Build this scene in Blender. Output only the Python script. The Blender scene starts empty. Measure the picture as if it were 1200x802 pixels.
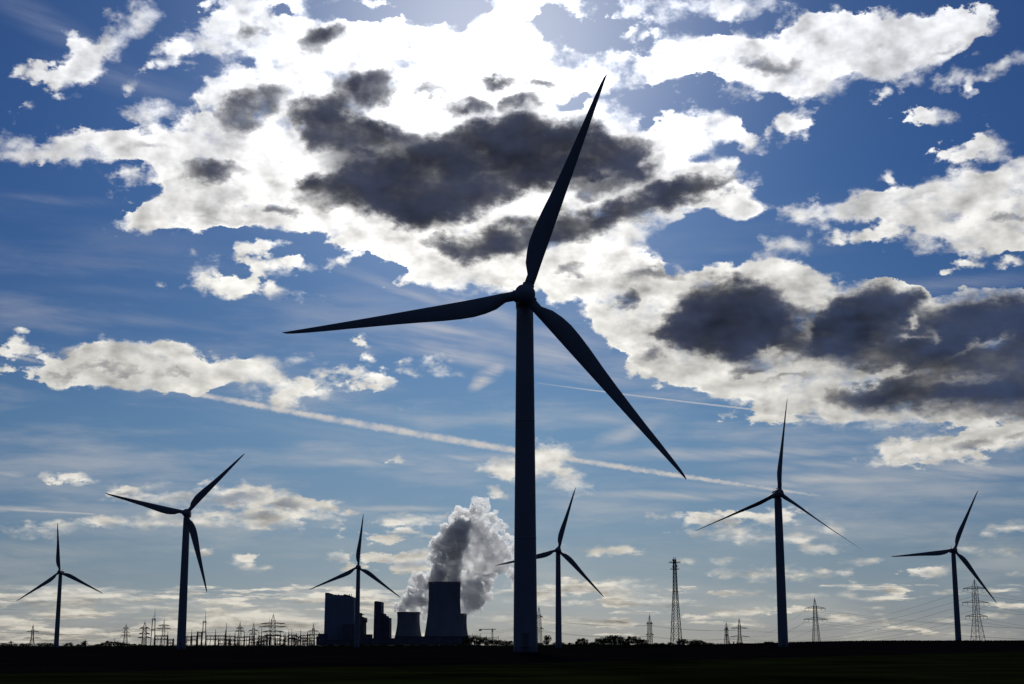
import bpy, bmesh, math, random
import numpy as np
from mathutils import Vector, Matrix

# ------------------------------------------------------------------ camera, sky, sun, exposure
S = bpy.context.scene
C = S.collection
FOC = 1750.0                      # focal length in photo pixels (photo 1200 x 802)
HORIZON = 757.0
PITCH = math.atan((HORIZON - 401.0) / FOC)
EYE = 1.7
cp, sp = math.cos(PITCH), math.sin(PITCH)

def ray(px, py):
    "unit direction seen at a photo pixel"
    x, z = (px - 600.0) / FOC, (401.0 - py) / FOC
    return Vector((x, cp - z * sp, sp + z * cp)).normalized()

def azel(px, py):
    d = ray(px, py)
    return math.degrees(math.atan2(d.x, d.y)), math.degrees(math.asin(d.z))

def at(px, py, dist):
    "world point on that ray at a given distance along +Y"
    d = ray(px, py)
    return Vector((0, 0, EYE)) + d * (dist / d.y)

cam = bpy.data.objects.new('camera', bpy.data.cameras.new('camera'))
C.objects.link(cam)
cam.location = (0, 0, EYE)
cam.rotation_euler = (math.pi / 2 + PITCH, 0, 0)
cam.data.sensor_width = 36.0
cam.data.lens = 36.0 * FOC / 1200.0
cam.data.clip_start = 0.5
cam.data.clip_end = 60000.0
S.camera = cam

SUN_AZ, SUN_EL = azel(575, 52)
S.view_settings.view_transform = 'Standard'
S.view_settings.look = 'None'
EXPOSURE = -1.5                   # exposed for the bright sky
S.view_settings.exposure = EXPOSURE
S.view_settings.gamma = 1.0
S.view_settings.use_curve_mapping = False
S.render.engine = 'CYCLES'
S.cycles.use_denoising = True
S.cycles.volume_bounces = 12
S.cycles.max_bounces = 14
S.cycles.diffuse_bounces = 2

sun = bpy.data.objects.new('sun', bpy.data.lights.new('sun', 'SUN'))
C.objects.link(sun)
sun.data.energy = 3.0
sun.data.angle = math.radians(3.0)      # veiled by the cloud in front of it
sun.data.color = (1.0, 0.95, 0.86)
_sd = Vector((math.sin(math.radians(SUN_AZ)) * math.cos(math.radians(SUN_EL)),
              math.cos(math.radians(SUN_AZ)) * math.cos(math.radians(SUN_EL)),
              math.sin(math.radians(SUN_EL))))
sun.rotation_euler = _sd.to_track_quat('Z', 'Y').to_euler()
sun.location = (0, 300, 400)

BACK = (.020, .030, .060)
W = bpy.data.worlds.new('World')
S.world = W
W.use_nodes = True
NT = W.node_tree
NT.nodes.clear()

# ---- tiny helpers for node maths
def _in(tree, sock, v):
    if v is None:
        return
    if isinstance(v, bpy.types.NodeSocket):
        tree.links.new(v, sock)
    else:
        sock.default_value = v

class Nodes:
    def __init__(self, tree):
        self.t = tree
    def m(self, op, a, b=None, c=None, clamp=False):
        n = self.t.nodes.new('ShaderNodeMath'); n.operation = op; n.use_clamp = clamp
        for i, v in enumerate((a, b, c)):
            _in(self.t, n.inputs[i], v)
        return n.outputs[0]
    def v(self, op, a, b=None, c=None):
        n = self.t.nodes.new('ShaderNodeVectorMath'); n.operation = op
        for i, v in enumerate((a, b, c)):
            _in(self.t, n.inputs[i], v)
        return n.outputs['Value'] if op in ('LENGTH', 'DOT_PRODUCT', 'DISTANCE') else n.outputs[0]
    def xyz(self, x=0.0, y=0.0, z=0.0):
        n = self.t.nodes.new('ShaderNodeCombineXYZ')
        for i, v in enumerate((x, y, z)):
            _in(self.t, n.inputs[i], v)
        return n.outputs[0]
    def sep(self, a):
        n = self.t.nodes.new('ShaderNodeSeparateXYZ'); _in(self.t, n.inputs[0], a)
        return n.outputs
    def step(self, a, lo, hi, o0=0.0, o1=1.0, kind='SMOOTHSTEP'):
        n = self.t.nodes.new('ShaderNodeMapRange'); n.interpolation_type = kind; n.clamp = True
        for i, v in enumerate((a, lo, hi, o0, o1)):
            _in(self.t, n.inputs[i], v)
        return n.outputs[0]
    def noise(self, vec, scale, detail=6.0, rough=0.55, lac=2.0, dist=0.0, color=False):
        n = self.t.nodes.new('ShaderNodeTexNoise')
        n.inputs['Scale'].default_value = scale; n.inputs['Detail'].default_value = detail
        n.inputs['Roughness'].default_value = rough; n.inputs['Lacunarity'].default_value = lac
        n.inputs['Distortion'].default_value = dist
        _in(self.t, n.inputs['Vector'], vec)
        return n.outputs['Color' if color else 'Fac']
    def mix(self, f, a, b, kind='MIX'):
        n = self.t.nodes.new('ShaderNodeMix'); n.data_type = 'RGBA'; n.blend_type = kind
        n.clamp_factor = True
        _in(self.t, n.inputs[0], f)
        for i, v in ((6, a), (7, b)):
            if isinstance(v, (tuple, list)) and len(v) == 3:
                v = (*v, 1.0)
            _in(self.t, n.inputs[i], v)
        return n.outputs[2]
    def ramp(self, f, stops):
        n = self.t.nodes.new('ShaderNodeValToRGB')
        e = n.color_ramp.elements
        while len(e) < len(stops):
            e.new(0.5)
        for i, (p, c) in enumerate(stops):
            e[i].position = p; e[i].color = (*c, 1.0)
        _in(self.t, n.inputs[0], f)
        return n.outputs[0]

N = Nodes(NT)

# ---- sky coordinates: azimuth and elevation in degrees
tc = NT.nodes.new('ShaderNodeTexCoord')
DIR = N.v('NORMALIZE', tc.outputs['Generated'])
dx, dy, dz = N.sep(DIR)
AZ = N.m('MULTIPLY', N.m('ARCTAN2', dx, dy), 57.29578)
EL = N.m('MULTIPLY', N.m('ARCSINE', dz), 57.29578)
Q = N.xyz(AZ, EL, 0.0)
# clouds lie on a layer overhead, so their texture flattens towards the horizon
ELP = N.m('MAXIMUM', EL, 0.0)
ELN = N.m('MULTIPLY_ADD', N.m('LOGARITHM', N.m('MULTIPLY_ADD', ELP, 0.5, 1.0), 2.718282), 6.0, N.m('MULTIPLY', ELP, 1.15))
QN = N.xyz(AZ, ELN, 3.7)

def rotated(base, deg):
    n = NT.nodes.new('ShaderNodeVectorRotate'); n.rotation_type = 'Z_AXIS'
    _in(NT, n.inputs['Vector'], base); n.inputs['Angle'].default_value = -math.radians(deg)
    return n.outputs[0]

# ---- where clouds stand: a coarse chart of the sky in azimuth and elevation, worked out here
A0, A1, E0, E1, STEP = -27.0, 27.0, -1.0, 26.0, 0.05
GW, GH = int((A1 - A0) / STEP), int((E1 - E0) / STEP)
gaz, gel = np.meshgrid(A0 + (np.arange(GW) + .5) * STEP, E0 + (np.arange(GH) + .5) * STEP)

def blob_np(px, py, rx, ry, rot):
    "1 - r for an elliptical patch of sky"
    a, e = azel(px, py)
    a1, e1 = azel(px + 10, py); a2, e2 = azel(px, py - 10)
    kx = math.hypot(a1 - a, e1 - e) / 10.0; ky = math.hypot(a2 - a, e2 - e) / 10.0
    c, s = math.cos(math.radians(rot)), math.sin(math.radians(rot))
    u = ((gaz - a) * c + (gel - e) * s) / (rx * kx); v = (-(gaz - a) * s + (gel - e) * c) / (ry * ky)
    return 1.0 - np.sqrt(u * u + v * v)

def smax(a, b, k):
    h = np.maximum(k - np.abs(a - b), 0.0) / k
    return np.maximum(a, b) + h * h * h * k / 6.0

def field(blobs, start, smooth, weight):
    acc = np.full((GH, GW), float(start))
    for b in blobs:
        rot = b[4] if len(b) > 4 else 0
        w = weight(min(b[2], b[3])) * (b[5] if len(b) > 5 else 1.0)
        acc = smax(acc, w * blob_np(b[0], b[1], b[2], b[3], rot), smooth)
    return acc

def blur(a, sig):
    "soften by sig degrees"
    r = max(1, int(sig / STEP))
    for _ in range(3):
        for ax in (0, 1):
            p = np.pad(a, [(r + 1, r) if k == ax else (0, 0) for k in (0, 1)], mode='edge')
            c = np.cumsum(p, axis=ax)
            a = (np.take(c, np.arange(2 * r + 1, c.shape[ax]), ax) - np.take(c, np.arange(0, c.shape[ax] - 2 * r - 1), ax)) / (2 * r + 1)
    return a

def inside(poly):
    pts = [azel(*p) for p in poly]
    m = np.zeros((GH, GW), bool)
    for (xa, ya), (xb, yb) in zip(pts, pts[1:] + pts[:1]):
        if ya == yb:
            continue
        c = (gel > min(ya, yb)) & (gel <= max(ya, yb)) & (gaz < xa + (gel - ya) * (xb - xa) / (yb - ya))
        m ^= c
    return m.astype(float)

# bright cloud masses: photo pixel, half width, half height, tilt
CLOUDS = [
 (112,60,85,19,40),(95,70,42,24,40),(160,28,30,20,30),(58,92,24,20,20),(25,88,9,7),(130,20,10,8),(195,75,14,5,30),(150,102,8,5),
 (205,55,26,16),(235,48,30,15,10),(265,38,42,30),(305,22,60,34),(248,6,14,12),(320,58,55,24),
 (250,110,28,22,10),(292,95,45,28,20),(180,132,36,16),(8,183,16,11),(55,174,52,15),(120,172,62,19),(195,172,75,30),(270,170,90,50),
 (150,205,28,11),(182,200,18,13),
 (350,40,80,24),(430,45,80,32),(360,110,80,60),(450,100,90,70),(540,80,90,52),(600,60,60,60),(610,20,45,40,20),(440,5,24,9),(487,6,14,6),(320,4,60,16),
 (560,150,120,70),(655,98,70,28,10),(660,10,34,16),(620,8,30,18),(672,54,20,11),(640,62,12,11),(716,22,8,6),(700,145,55,30),(690,100,35,18,30),
 (770,20,34,12),(800,6,70,12),(865,6,60,16),(742,40,16,8,20),(772,42,14,11),
 (725,68,16,7),(762,78,45,15,20),(805,62,62,27),(862,66,55,32),(905,82,55,32),(945,96,45,24),
 (810,152,60,22),(768,168,28,17),(872,162,24,12,-20),(930,148,34,12,20),(900,158,18,8,20),
 (990,45,72,34),(1060,52,62,32),(1128,34,42,20,20),(1040,74,62,20),(942,28,28,17),(1035,105,14,13),(1066,96,15,8),
 (1132,67,14,6),(1112,95,18,11,20),(1138,97,10,9),(1176,76,28,9,20),(1092,135,26,11,-10),(1066,138,9,7),
 (1138,181,44,18,10),(940,251,28,11),(988,250,48,14,10),(1042,240,62,18,10),(1105,215,52,17,20),(1055,266,45,14,-10),(1105,270,62,22),(1155,242,55,32),(1185,212,48,28,20),(1165,278,58,20),
 (926,287,24,12),(986,277,12,10),(1017,278,18,8),(1130,313,18,8),(1190,306,17,9),(1034,212,8,6,40),
 (180,258,45,14,10),(232,240,62,36),(295,232,80,48),(380,230,90,50),(300,290,32,10,10),(318,308,52,9),(266,333,48,15),(312,342,22,12),
 (402,303,30,8,30),(356,346,15,6),(22,407,17,10),(25,387,8,5),
 (430,262,70,28),(520,285,85,50),(492,322,45,14),(590,305,75,40),(640,240,140,50),(690,300,100,45),(645,332,60,16),(745,300,55,26),
 (760,205,80,28),(830,215,52,22),(862,240,32,20),(800,232,40,16,20),
 (765,328,72,28),(850,312,58,20),(700,362,18,18),(732,372,38,30),(762,402,42,40),(850,360,75,52),(905,350,65,42),
 (950,400,150,60),(1100,410,115,52),(1000,452,140,36),(1140,440,90,50),(1012,482,60,16),(1150,470,90,32),(795,425,52,26),(830,442,42,16),(892,466,55,22),(1050,487,72,18),(950,480,60,14),
 (1042,526,28,9,10),(1052,536,48,8),(1100,526,55,20),(1155,516,62,20),(1192,506,45,20),
 (130,428,84,27),(60,438,48,13),(205,432,48,25),(285,435,52,15),(315,450,38,13),(352,457,58,15),(335,466,28,11),(310,426,28,10),(356,422,18,6),(405,436,28,8),(400,450,38,8,10),(456,446,18,6),(480,431,24,8),(512,428,30,6),(425,400,10,5),(430,420,8,5),
 (458,541,10,4),(600,551,40,13),(638,541,32,24),(662,559,28,14,-30),(578,577,14,6,-20),
 (82,561,28,7),(150,574,32,8,10),(190,584,55,8),(262,577,55,12),(300,584,52,10),(348,592,52,10),(340,602,64,7),(262,604,58,9),(228,612,54,7),(192,602,24,7),(325,614,50,7),
 (50,622,36,9),(78,617,22,8),(128,611,32,8),(240,646,12,4),(284,655,14,6),(291,664,9,5),(314,666,10,4),
 (480,610,46,6),(530,604,32,5,10),(455,631,42,6),(470,625,22,6),(500,630,22,4),(398,654,15,6),(445,656,34,8),(492,656,44,9),(420,665,18,5),(500,668,40,4),
 (707,646,40,6),(690,690,85,9),(742,706,62,8),(632,697,30,12),(670,683,14,7),(640,726,60,5),(700,730,60,5),
 (832,608,54,8),(872,604,62,8),(842,622,44,6),(900,632,40,5),(806,659,9,3),(850,657,12,4),(880,675,42,7),(868,696,32,4),(872,717,42,6),(820,722,30,4),
 (910,612,36,8),(975,620,14,6),(962,642,28,5),(920,632,36,5),(1013,659,17,4),(1085,669,30,6),(950,674,38,7),(1045,692,19,4),(990,699,17,4),(1030,711,16,3),(1098,693,11,3),(1165,694,32,3),(930,697,22,4),
 (1182,618,26,7),(1160,627,8,4),(1172,647,32,5),(1140,643,10,4),(1186,674,10,3),(1160,722,22,4),(1062,736,28,3),(990,726,44,5),(925,716,30,4),(1100,742,60,3),
]
# thick, dark middles and grey undersides: ... strength
DARKS = [
 (287,36,34,12,20,.5),(382,42,44,17,20,.8),(300,126,62,26,30,.62),(285,140,50,16,-10,.5),(318,108,36,16,40,.5),(250,200,62,15,0,.6),(225,198,34,9,10,.4),(180,170,60,9,0,.25),(320,250,44,10,0,.55),(240,255,50,10,0,.25),
 (422,105,40,24,10,.9),(458,100,26,16,0,.7),(378,138,52,36,0,1.1),(440,152,80,14,-10,1.),(440,178,60,13,0,.9),
 (560,190,215,44,0,1.3),(450,218,125,28,10,1.3),(478,245,58,28,0,1.2),(690,190,90,44,0,1.3),(625,165,100,30,10,1.2),(730,175,40,20,0,.9),
 (515,105,26,10,0,.7),(545,127,40,14,0,.8),(605,125,38,14,10,.75),(580,96,32,11,0,.7),(632,93,34,10,0,.8),(660,150,60,10,0,.6),
 (565,286,80,16,0,1.),(650,272,110,17,10,1.05),(740,242,75,17,20,1.05),(790,218,70,14,10,1.),(840,212,40,10,0,.8),
 (900,76,48,16,0,.45),(1030,55,60,14,0,.22),(1090,62,40,10,20,.2),(1190,252,48,8,0,.35),(1080,230,50,6,20,.2),
 (670,320,28,11,0,.5),(770,318,60,12,0,.45),(730,349,20,15,0,.85),(765,412,24,13,0,.4),
 (860,400,44,24,0,.9),(830,395,50,20,0,.8),(880,432,44,10,20,.55),(930,442,60,7,10,.4),(990,395,50,24,0,.8),(1130,388,70,26,0,1.0),(1190,420,40,20,0,.9),(1030,465,70,9,0,.8),
 (1130,522,54,9,0,.5),(1060,533,40,5,0,.3),(1190,512,30,8,0,.35),
 (130,434,66,11,0,.38),(70,438,36,7,0,.3),(185,422,60,7,0,.22),(215,440,30,6,0,.3),(330,452,30,6,0,.2),
 (150,576,24,5,10,.45),(215,585,45,5,0,.4),(275,583,48,7,0,.55),(335,594,44,6,0,.55),(305,606,40,5,0,.55),(310,616,36,4,0,.45),(345,588,30,5,0,.5),
 (45,624,28,5,0,.45),(82,619,16,5,0,.4),(128,613,20,5,0,.5),
 (490,609,30,3,0,.2),(470,627,26,4,0,.4),(398,655,10,4,0,.6),(470,660,60,5,0,.5),(500,655,30,4,0,.4),
 (690,693,60,4,0,.25),(740,707,44,4,0,.25),(707,648,28,3,0,.3),(850,610,60,5,0,.5),(845,624,26,3,0,.35),(905,612,26,4,0,.4),(955,676,26,4,0,.4),(876,674,10,5,0,.5),(1085,671,20,3,0,.35),(962,644,14,2,0,.3),(1182,620,16,3,0,.3),(1172,649,20,2,0,.3),
]
# thin ice streaks and contrails: strength is opacity
STREAKS = [
 (120,374,130,6,0,.17),(140,343,90,5,0,.08),(220,380,90,4,-10,.08),(560,362,90,10,-20,.40),(480,345,90,7,-20,.35),(540,392,90,9,-10,.55),(530,414,95,8,-10,.55),(650,415,70,20,-10,.42),(660,395,60,8,-10,.4),
 (572,441,24,8,40,.95),(690,440,70,8,-10,.35),(420,542,120,5,0,.38),(540,537,80,4,0,.40),(860,531,190,6,0,.50),(980,545,140,7,0,.3),(800,580,150,5,0,.48),(960,564,170,7,0,.5),(1130,551,140,9,0,.5),
 (40,598,80,3,0,.55),(90,604,60,3,0,.25),(465,597,80,3,0,.50),(20,554,40,6,0,.45),(150,624,120,7,0,.22),(60,645,100,9,0,.25),(740,505,50,8,20,.45),(700,490,100,10,0,.25),(950,515,100,6,0,.28),(430,510,200,20,-10,.12),(760,655,200,12,0,.10),(420,640,160,8,0,.2),
 (1000,395,200,30,0,.0),(60,30,90,16,-20,.16),(150,95,90,14,-10,.14),(60,235,70,5,0,.14),(1090,335,130,8,0,.2),(1080,580,160,8,0,.18),(1120,600,120,9,0,.14),
]

DARK_SHAPES = [
 (1.0, [(345,222),(400,200),(440,185),(480,168),(520,160),(560,148),(620,140),(680,148),(720,160),(755,178),(762,195),(740,212),(700,215),(660,220),(620,222),(590,235),(560,242),(530,255),(490,268),(455,266),(440,245),(400,238),(360,232)]),
 (.85, [(345,130),(365,115),(385,108),(405,112),(410,135),(440,145),(480,152),(500,160),(490,172),(450,172),(420,172),(400,175),(375,172),(350,160)]),
 (.7, [(405,95),(430,88),(460,86),(470,100),(465,115),(440,112),(415,115)]),
 (.95, [(505,292),(540,278),(590,268),(650,262),(690,248),(740,232),(790,212),(845,205),(855,215),(820,228),(780,245),(740,256),(700,268),(650,282),(600,296),(550,302)]),
 (.7, [(345,60),(375,40),(410,28),(412,45),(385,58),(360,62)]),
 (.5, [(265,48),(280,30),(300,18),(305,30),(285,48)]),
 (.68, [(775,385),(800,352),(840,335),(890,334),(920,348),(950,368),(980,352),(1010,341),(1055,339),(1078,355),(1085,372),(1100,362),(1130,354),(1180,350),(1260,360),(1260,478),(1160,480),(1080,480),(990,476),(960,468),(1000,450),(1060,440),(1000,425),(950,415),(900,418),(860,424),(820,410)]),
 (1.0, [(770,385),(785,368),(800,352),(825,338),(850,332),(890,334),(918,350),(930,372),(925,395),(900,408),(870,420),(845,418),(815,408),(790,400)]),
 (1.0, [(930,385),(955,372),(978,352),(1008,340),(1055,338),(1075,352),(1062,372),(1040,385),(1030,405),(1000,418),(960,415),(935,405)]),
 (1.0, [(1065,390),(1085,378),(1100,364),(1125,354),(1180,350),(1260,362),(1260,402),(1180,402),(1140,415),(1100,425),(1070,415)]),
 (.62, [(940,412),(1040,402),(1100,420),(1180,408),(1260,405),(1260,440),(1150,440),(1080,436),(1030,438),(980,428)]),
 (.95, [(965,472),(1000,459),(1040,453),(1090,451),(1150,447),(1260,443),(1260,469),(1160,473),(1080,477),(1020,476)]),
 (.8, [(1080,486),(1150,481),(1260,477),(1260,488),(1150,490)]),
]
LIGHTS = [(1000,446,110,6,5,.9),(1130,443,70,5,5,.6),(1150,406,60,6,20,.7),(940,385,14,22,10,.6),(1085,395,14,16,30,.8),(560,205,60,5,10,.25),(1064,374,20,9,20,1.2),(1060,394,20,7,0,.8),(905,414,26,9,20,.9),(1172,398,44,7,20,.7),(985,444,80,5,5,.8),(700,208,60,7,10,.5)]
HOLES = [(675,121,26,8,10,1.),(640,28,32,20,0,.7),(520,8,38,16,0,.75),(425,12,36,9,-5,.9),(330,13,18,7,0,.5),(476,50,9,8,0,.5),(482,73,22,5,0,.35),(380,88,16,6,0,.3),(306,75,22,8,0,.3),(445,318,30,10,20,.9),(815,285,60,28,0,1.),(690,40,30,14,0,.9),(825,262,20,14,0,.8),(300,275,60,8,0,.6),(250,128,12,6,0,.4),(850,290,40,10,0,.6)]

MASS_SHAPES = [
 [(140,265),(170,235),(195,215),(190,187),(60,188),(10,190),(5,178),(60,165),(130,157),(215,155),(240,148),(236,125),(232,105),(250,90),(280,88),(310,72),(330,68),(340,80),(372,90),(390,80),(330,66),(280,60),(235,62),(200,65),(188,52),(205,42),(235,45),(245,28),(258,12),(280,5),(300,25),(330,22),(400,22),(460,18),(482,32),(545,38),(562,30),(580,8),(600,-10),(650,-10),(612,15),(608,45),(640,72),(700,75),(722,85),(710,105),(700,128),(725,150),(760,160),(800,150),(780,185),(830,190),(858,185),(860,210),(890,245),(870,262),(830,240),(775,270),(790,305),(740,345),(680,350),(620,340),(560,335),(500,335),(455,335),(480,310),(440,295),(400,290),(370,272),(320,278),(260,268),(200,272)],
 [(700,360),(720,340),(790,322),(850,312),(900,302),(945,308),(975,325),(980,350),(1010,336),(1060,333),(1080,358),(1120,350),(1180,346),(1260,362),(1260,490),(1150,490),(1080,495),(1000,495),(990,500),(960,485),(895,485),(880,465),(850,470),(800,455),(770,440),(725,415),(705,395),(690,380)],
 [(917,32),(945,14),(1000,13),(1035,28),(1100,13),(1160,16),(1158,35),(1125,55),(1095,80),(1030,92),(985,85),(960,68),(925,50)],
 [(725,70),(790,60),(830,38),(870,40),(925,55),(970,75),(985,95),(950,118),(900,110),(860,95),(820,85),(760,95),(750,85)],
 [(920,250),(960,240),(1000,235),(1060,220),(1120,205),(1150,205),(1200,182),(1260,165),(1260,285),(1180,295),(1120,290),(1070,270),(1030,262),(980,260)],
 [(15,440),(60,425),(95,405),(150,400),(215,405),(240,430),(300,418),(345,440),(330,455),(300,450),(260,445),(230,458),(150,455),(60,450)],
 [(735,165),(780,140),(840,132),(875,140),(870,158),(830,170),(780,175)],
]

# ---- clear sky
sky = NT.nodes.new('ShaderNodeTexSky')
sky.sky_type = 'NISHITA'
sky.sun_disc = False
sky.sun_elevation = math.radians(SUN_EL)
sky.sun_rotation = math.radians(SUN_AZ)
sky.altitude = 100.0
sky.air_density = 1.0
sky.dust_density = 0.6
sky.ozone_density = 1.5
SKY_STRENGTH = 0.1
G = 1.0 / (SKY_STRENGTH * 2.0 ** EXPOSURE)     # radiances below are as exposed; the Background scales them back
def rad(r, g, b):
    return (r * G, g * G, b * G)

# angle from the veiled sun, degrees
sang = N.m('MULTIPLY', N.m('ARCCOSINE', N.m('MINIMUM', N.v('DOT_PRODUCT', DIR, tuple(_sd)), 1.0)), 57.29578)
el01 = N.m('DIVIDE', ELP, 24.0, clamp=True)

# polarised deep blue of the photograph: the sky's own colour, filtered by height
tint = N.ramp(el01, [(0.0, (.31, .46, .95)), (.06, (.32, .475, .91)), (.14, (.295, .465, .83)), (.35, (.245, .48, .87)), (.48, (.185, .395, .81)), (.75, (.14, .35, .83)), (1.0, (.165, .37, .86))])
clear = N.mix(1.0, sky.outputs[0], tint, 'MULTIPLY')
# veil of thin high cloud lit round the sun
veil = N.m('POWER', 2.718282, N.m('MULTIPLY', N.m('POWER', N.m('DIVIDE', sang, 6.5), 2.0), -1.0))
clear = N.mix(N.m('MULTIPLY', veil, 0.6), clear, rad(.85, .88, .98))

# ---- the chart as a texture: how far inside a cloud, how thick and dark, how much thin ice
def wgt(r):
    return max(.16, min(.95, .58 * (r / 30.0) ** .6))
mass_g = field(CLOUDS, -0.6, 0.06, wgt)
shape_g = np.zeros((GH, GW))
for p_ in MASS_SHAPES:
    shape_g = np.maximum(shape_g, inside(p_))
shape_g = .24 * (blur(shape_g, .09) - .5) + .75 * (blur(shape_g, .25) - .40) + .95 * np.maximum(blur(shape_g, .6) - .42, 0.0)
mass_g = smax(mass_g, shape_g + .06, .12)
mass_g = np.minimum(mass_g, .46)
for h in HOLES:
    mass_g = mass_g - np.clip(blob_np(*h[:5]) + .35, 0, 1) * 1.0 * h[5]
dark_g = field(DARKS, 0.0, 0.10, lambda r: 1.0)
for k_, p_ in DARK_SHAPES:
    dark_g = smax(dark_g, (blur(inside(p_), 0.10) * .40 + blur(inside(p_), .38) * .60) * k_, .1)
for h in LIGHTS:
    dark_g = dark_g * (1 - np.clip(blob_np(*h[:5]) * 1.6, 0, 1) * min(1, h[5]))
dark_g = blur(dark_g, 0.08)
mass_g = smax(mass_g, np.where(blur(dark_g, .2) > .12, blur(dark_g, .2) * 1.0, -.6), .1)
thin_g = field([(b[0], b[1], b[2] * 1.25, b[3] * 1.6, b[4], b[5]) for b in STREAKS if b[5] > 0], 0.0, 0.04, lambda r: 1.0)
chart = bpy.data.images.new('cloud_chart', GW, GH, alpha=True, float_buffer=True, is_data=True)
px_ = np.ones((GH, GW, 4), np.float32)
px_[..., 0] = mass_g; px_[..., 1] = dark_g; px_[..., 2] = thin_g
px_[..., 3] = blur(dark_g, .55)
chart.alpha_mode = 'CHANNEL_PACKED'
chart.pixels.foreach_set(px_.ravel())
chart.update()
chart.pack()

def look_up(q):
    n = NT.nodes.new('ShaderNodeTexImage'); n.image = chart; n.interpolation = 'Cubic'; n.extension = 'EXTEND'
    _in(NT, n.inputs['Vector'], N.v('MULTIPLY_ADD', q, (1 / (A1 - A0), 1 / (E1 - E0), 0.0), (-A0 / (A1 - A0), -E0 / (E1 - E0), 0.0)))
    c = NT.nodes.new('ShaderNodeSeparateColor'); NT.links.new(n.outputs['Color'], c.inputs[0])
    return list(c.outputs) + [n.outputs['Alpha']]

# ---- ice streaks and contrails
wv = N.v('MULTIPLY_ADD', N.v('SUBTRACT', N.noise(QN, 0.5, 3.0, 0.5, color=True), (.5, .5, .5)), (1.0, .35, 0.0), Q)
st = look_up(wv)[2]
fib = N.noise(N.v('MULTIPLY', rotated(Q, -10), (0.22, 2.4, 1.0)), 1.0, 8.0, 0.62)
st = N.m('MULTIPLY', st, N.step(fib, .25, .68, 0.15, 1.35))
veil2 = N.step(N.noise(N.v('MULTIPLY', rotated(Q, 0), (0.10, 0.55, 1.0)), 1.0, 6.0, 0.6), .42, .72, 0.0, 0.38)
st = N.m('MAXIMUM', N.m('MAXIMUM', st, 0.0), N.m('MULTIPLY', veil2, N.step(EL, 18.0, 8.0)))

def contrail(p0, p1, w0, w1, w2, opac, soft):
    "straight vapour trail between two directions; half widths in pixels at start, middle, end"
    a0, e0 = azel(*p0); a1, e1 = azel(*p1)
    L = math.hypot(a1 - a0, e1 - e0)
    t = ((a1 - a0) / L, (e1 - e0) / L); n = (-t[1], t[0])
    rel = N.v('SUBTRACT', Q, (a0, e0, 0.0))
    along = N.m('DIVIDE', N.v('DOT_PRODUCT', rel, (t[0], t[1], 0.0)), L)
    rag = N.m('MULTIPLY', N.m('SUBTRACT', N.noise(Q, 4.5, 6.0, 0.65), 0.5), 0.16 * soft)
    across = N.m('ABSOLUTE', N.m('ADD', N.v('DOT_PRODUCT', rel, (n[0], n[1], 0.0)), rag))
    d = 1 / 30.5
    wid = N.m('ADD', N.step(along, 0.0, .45, w0 * d, w1 * d, 'LINEAR'), N.step(along, .5, 1.0, 0.0, (w2 - w1) * d, 'LINEAR'))
    a = N.step(N.m('DIVIDE', across, wid), 1.25, 0.15)
    ends = N.m('MULTIPLY', N.m('MULTIPLY', N.step(along, -.01, .01), N.step(along, -.01, .25, .35, 1.0)), N.step(along, 1.0, .88))
    return N.m('MULTIPLY', N.m('MULTIPLY', a, ends), opac)

trail = contrail((-10, 412), (1010, 588), 2.4, 5.2, 1.8, .85, 1.2)
trail = N.m('MULTIPLY', trail, N.step(N.noise(Q, 1.3, 5.0, 0.6), .32, .6, .4, 1.0))
trail = N.m('MAXIMUM', trail, contrail((630, 449), (985, 491), .8, 1.2, 1.5, .55, .3))
trail = N.m('MAXIMUM', trail, contrail((-10, 596), (120, 603), 1.5, 1.8, 1.2, .55, .3))
thin = N.m('MINIMUM', N.m('MAXIMUM', st, trail), 1.0)
thin_col = N.ramp(el01, [(0.0, rad(.55, .53, .47)), (.4, rad(.66, .62, .59)), (1.0, rad(.50, .56, .68))])

# ---- cumulus: patches of cloud broken up by turbulence
warp_lo = N.v('SUBTRACT', N.noise(QN, 0.42, 2.0, 0.5, color=True), (.5, .5, .5))
warp_hi = N.v('SUBTRACT', N.noise(QN, 1.1, 5.0, 0.58, color=True), (.5, .5, .5))
warpk = N.step(EL, 1.0, 12.0, 0.24, 1.0)
wsum = N.v('MULTIPLY_ADD', warp_lo, (1.3, .8, 0.0), N.v('MULTIPLY', warp_hi, (1.3, .85, 0.0)))
wsc = N.t.nodes.new('ShaderNodeVectorMath'); wsc.operation = 'SCALE'
NT.links.new(wsum, wsc.inputs[0]); NT.links.new(warpk, wsc.inputs['Scale'])
QW = N.v('ADD', Q, wsc.outputs[0])

_ch = look_up(QW)
mass = _ch[0]
wsd = N.t.nodes.new('ShaderNodeVectorMath'); wsd.operation = 'SCALE'
NT.links.new(wsum, wsd.inputs[0]); NT.links.new(N.m('MULTIPLY', warpk, 1.5), wsd.inputs['Scale'])
_cd = look_up(N.v('ADD', Q, wsd.outputs[0]))
dk, near_dark = _cd[1], _cd[3]
f1 = N.noise(QN, 0.85, 10.0, 0.60)
sdx = N.m('SUBTRACT', SUN_AZ, AZ); sdy = N.m('SUBTRACT', SUN_EL, EL)
sl = N.m('MAXIMUM', N.m('SQRT', N.m('ADD', N.m('MULTIPLY', sdx, sdx), N.m('MULTIPLY', sdy, sdy))), 1.0)
toward = N.xyz(N.m('DIVIDE', sdx, sl), N.m('DIVIDE', sdy, sl), 0.0)
tsc = N.t.nodes.new('ShaderNodeVectorMath'); tsc.operation = 'SCALE'
NT.links.new(toward, tsc.inputs[0]); tsc.inputs['Scale'].default_value = 0.55
g1 = N.noise(QN, 0.60, 3.6, 0.52)
g2 = N.noise(N.v('ADD', QN, tsc.outputs[0]), 0.60, 3.6, 0.52)
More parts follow.
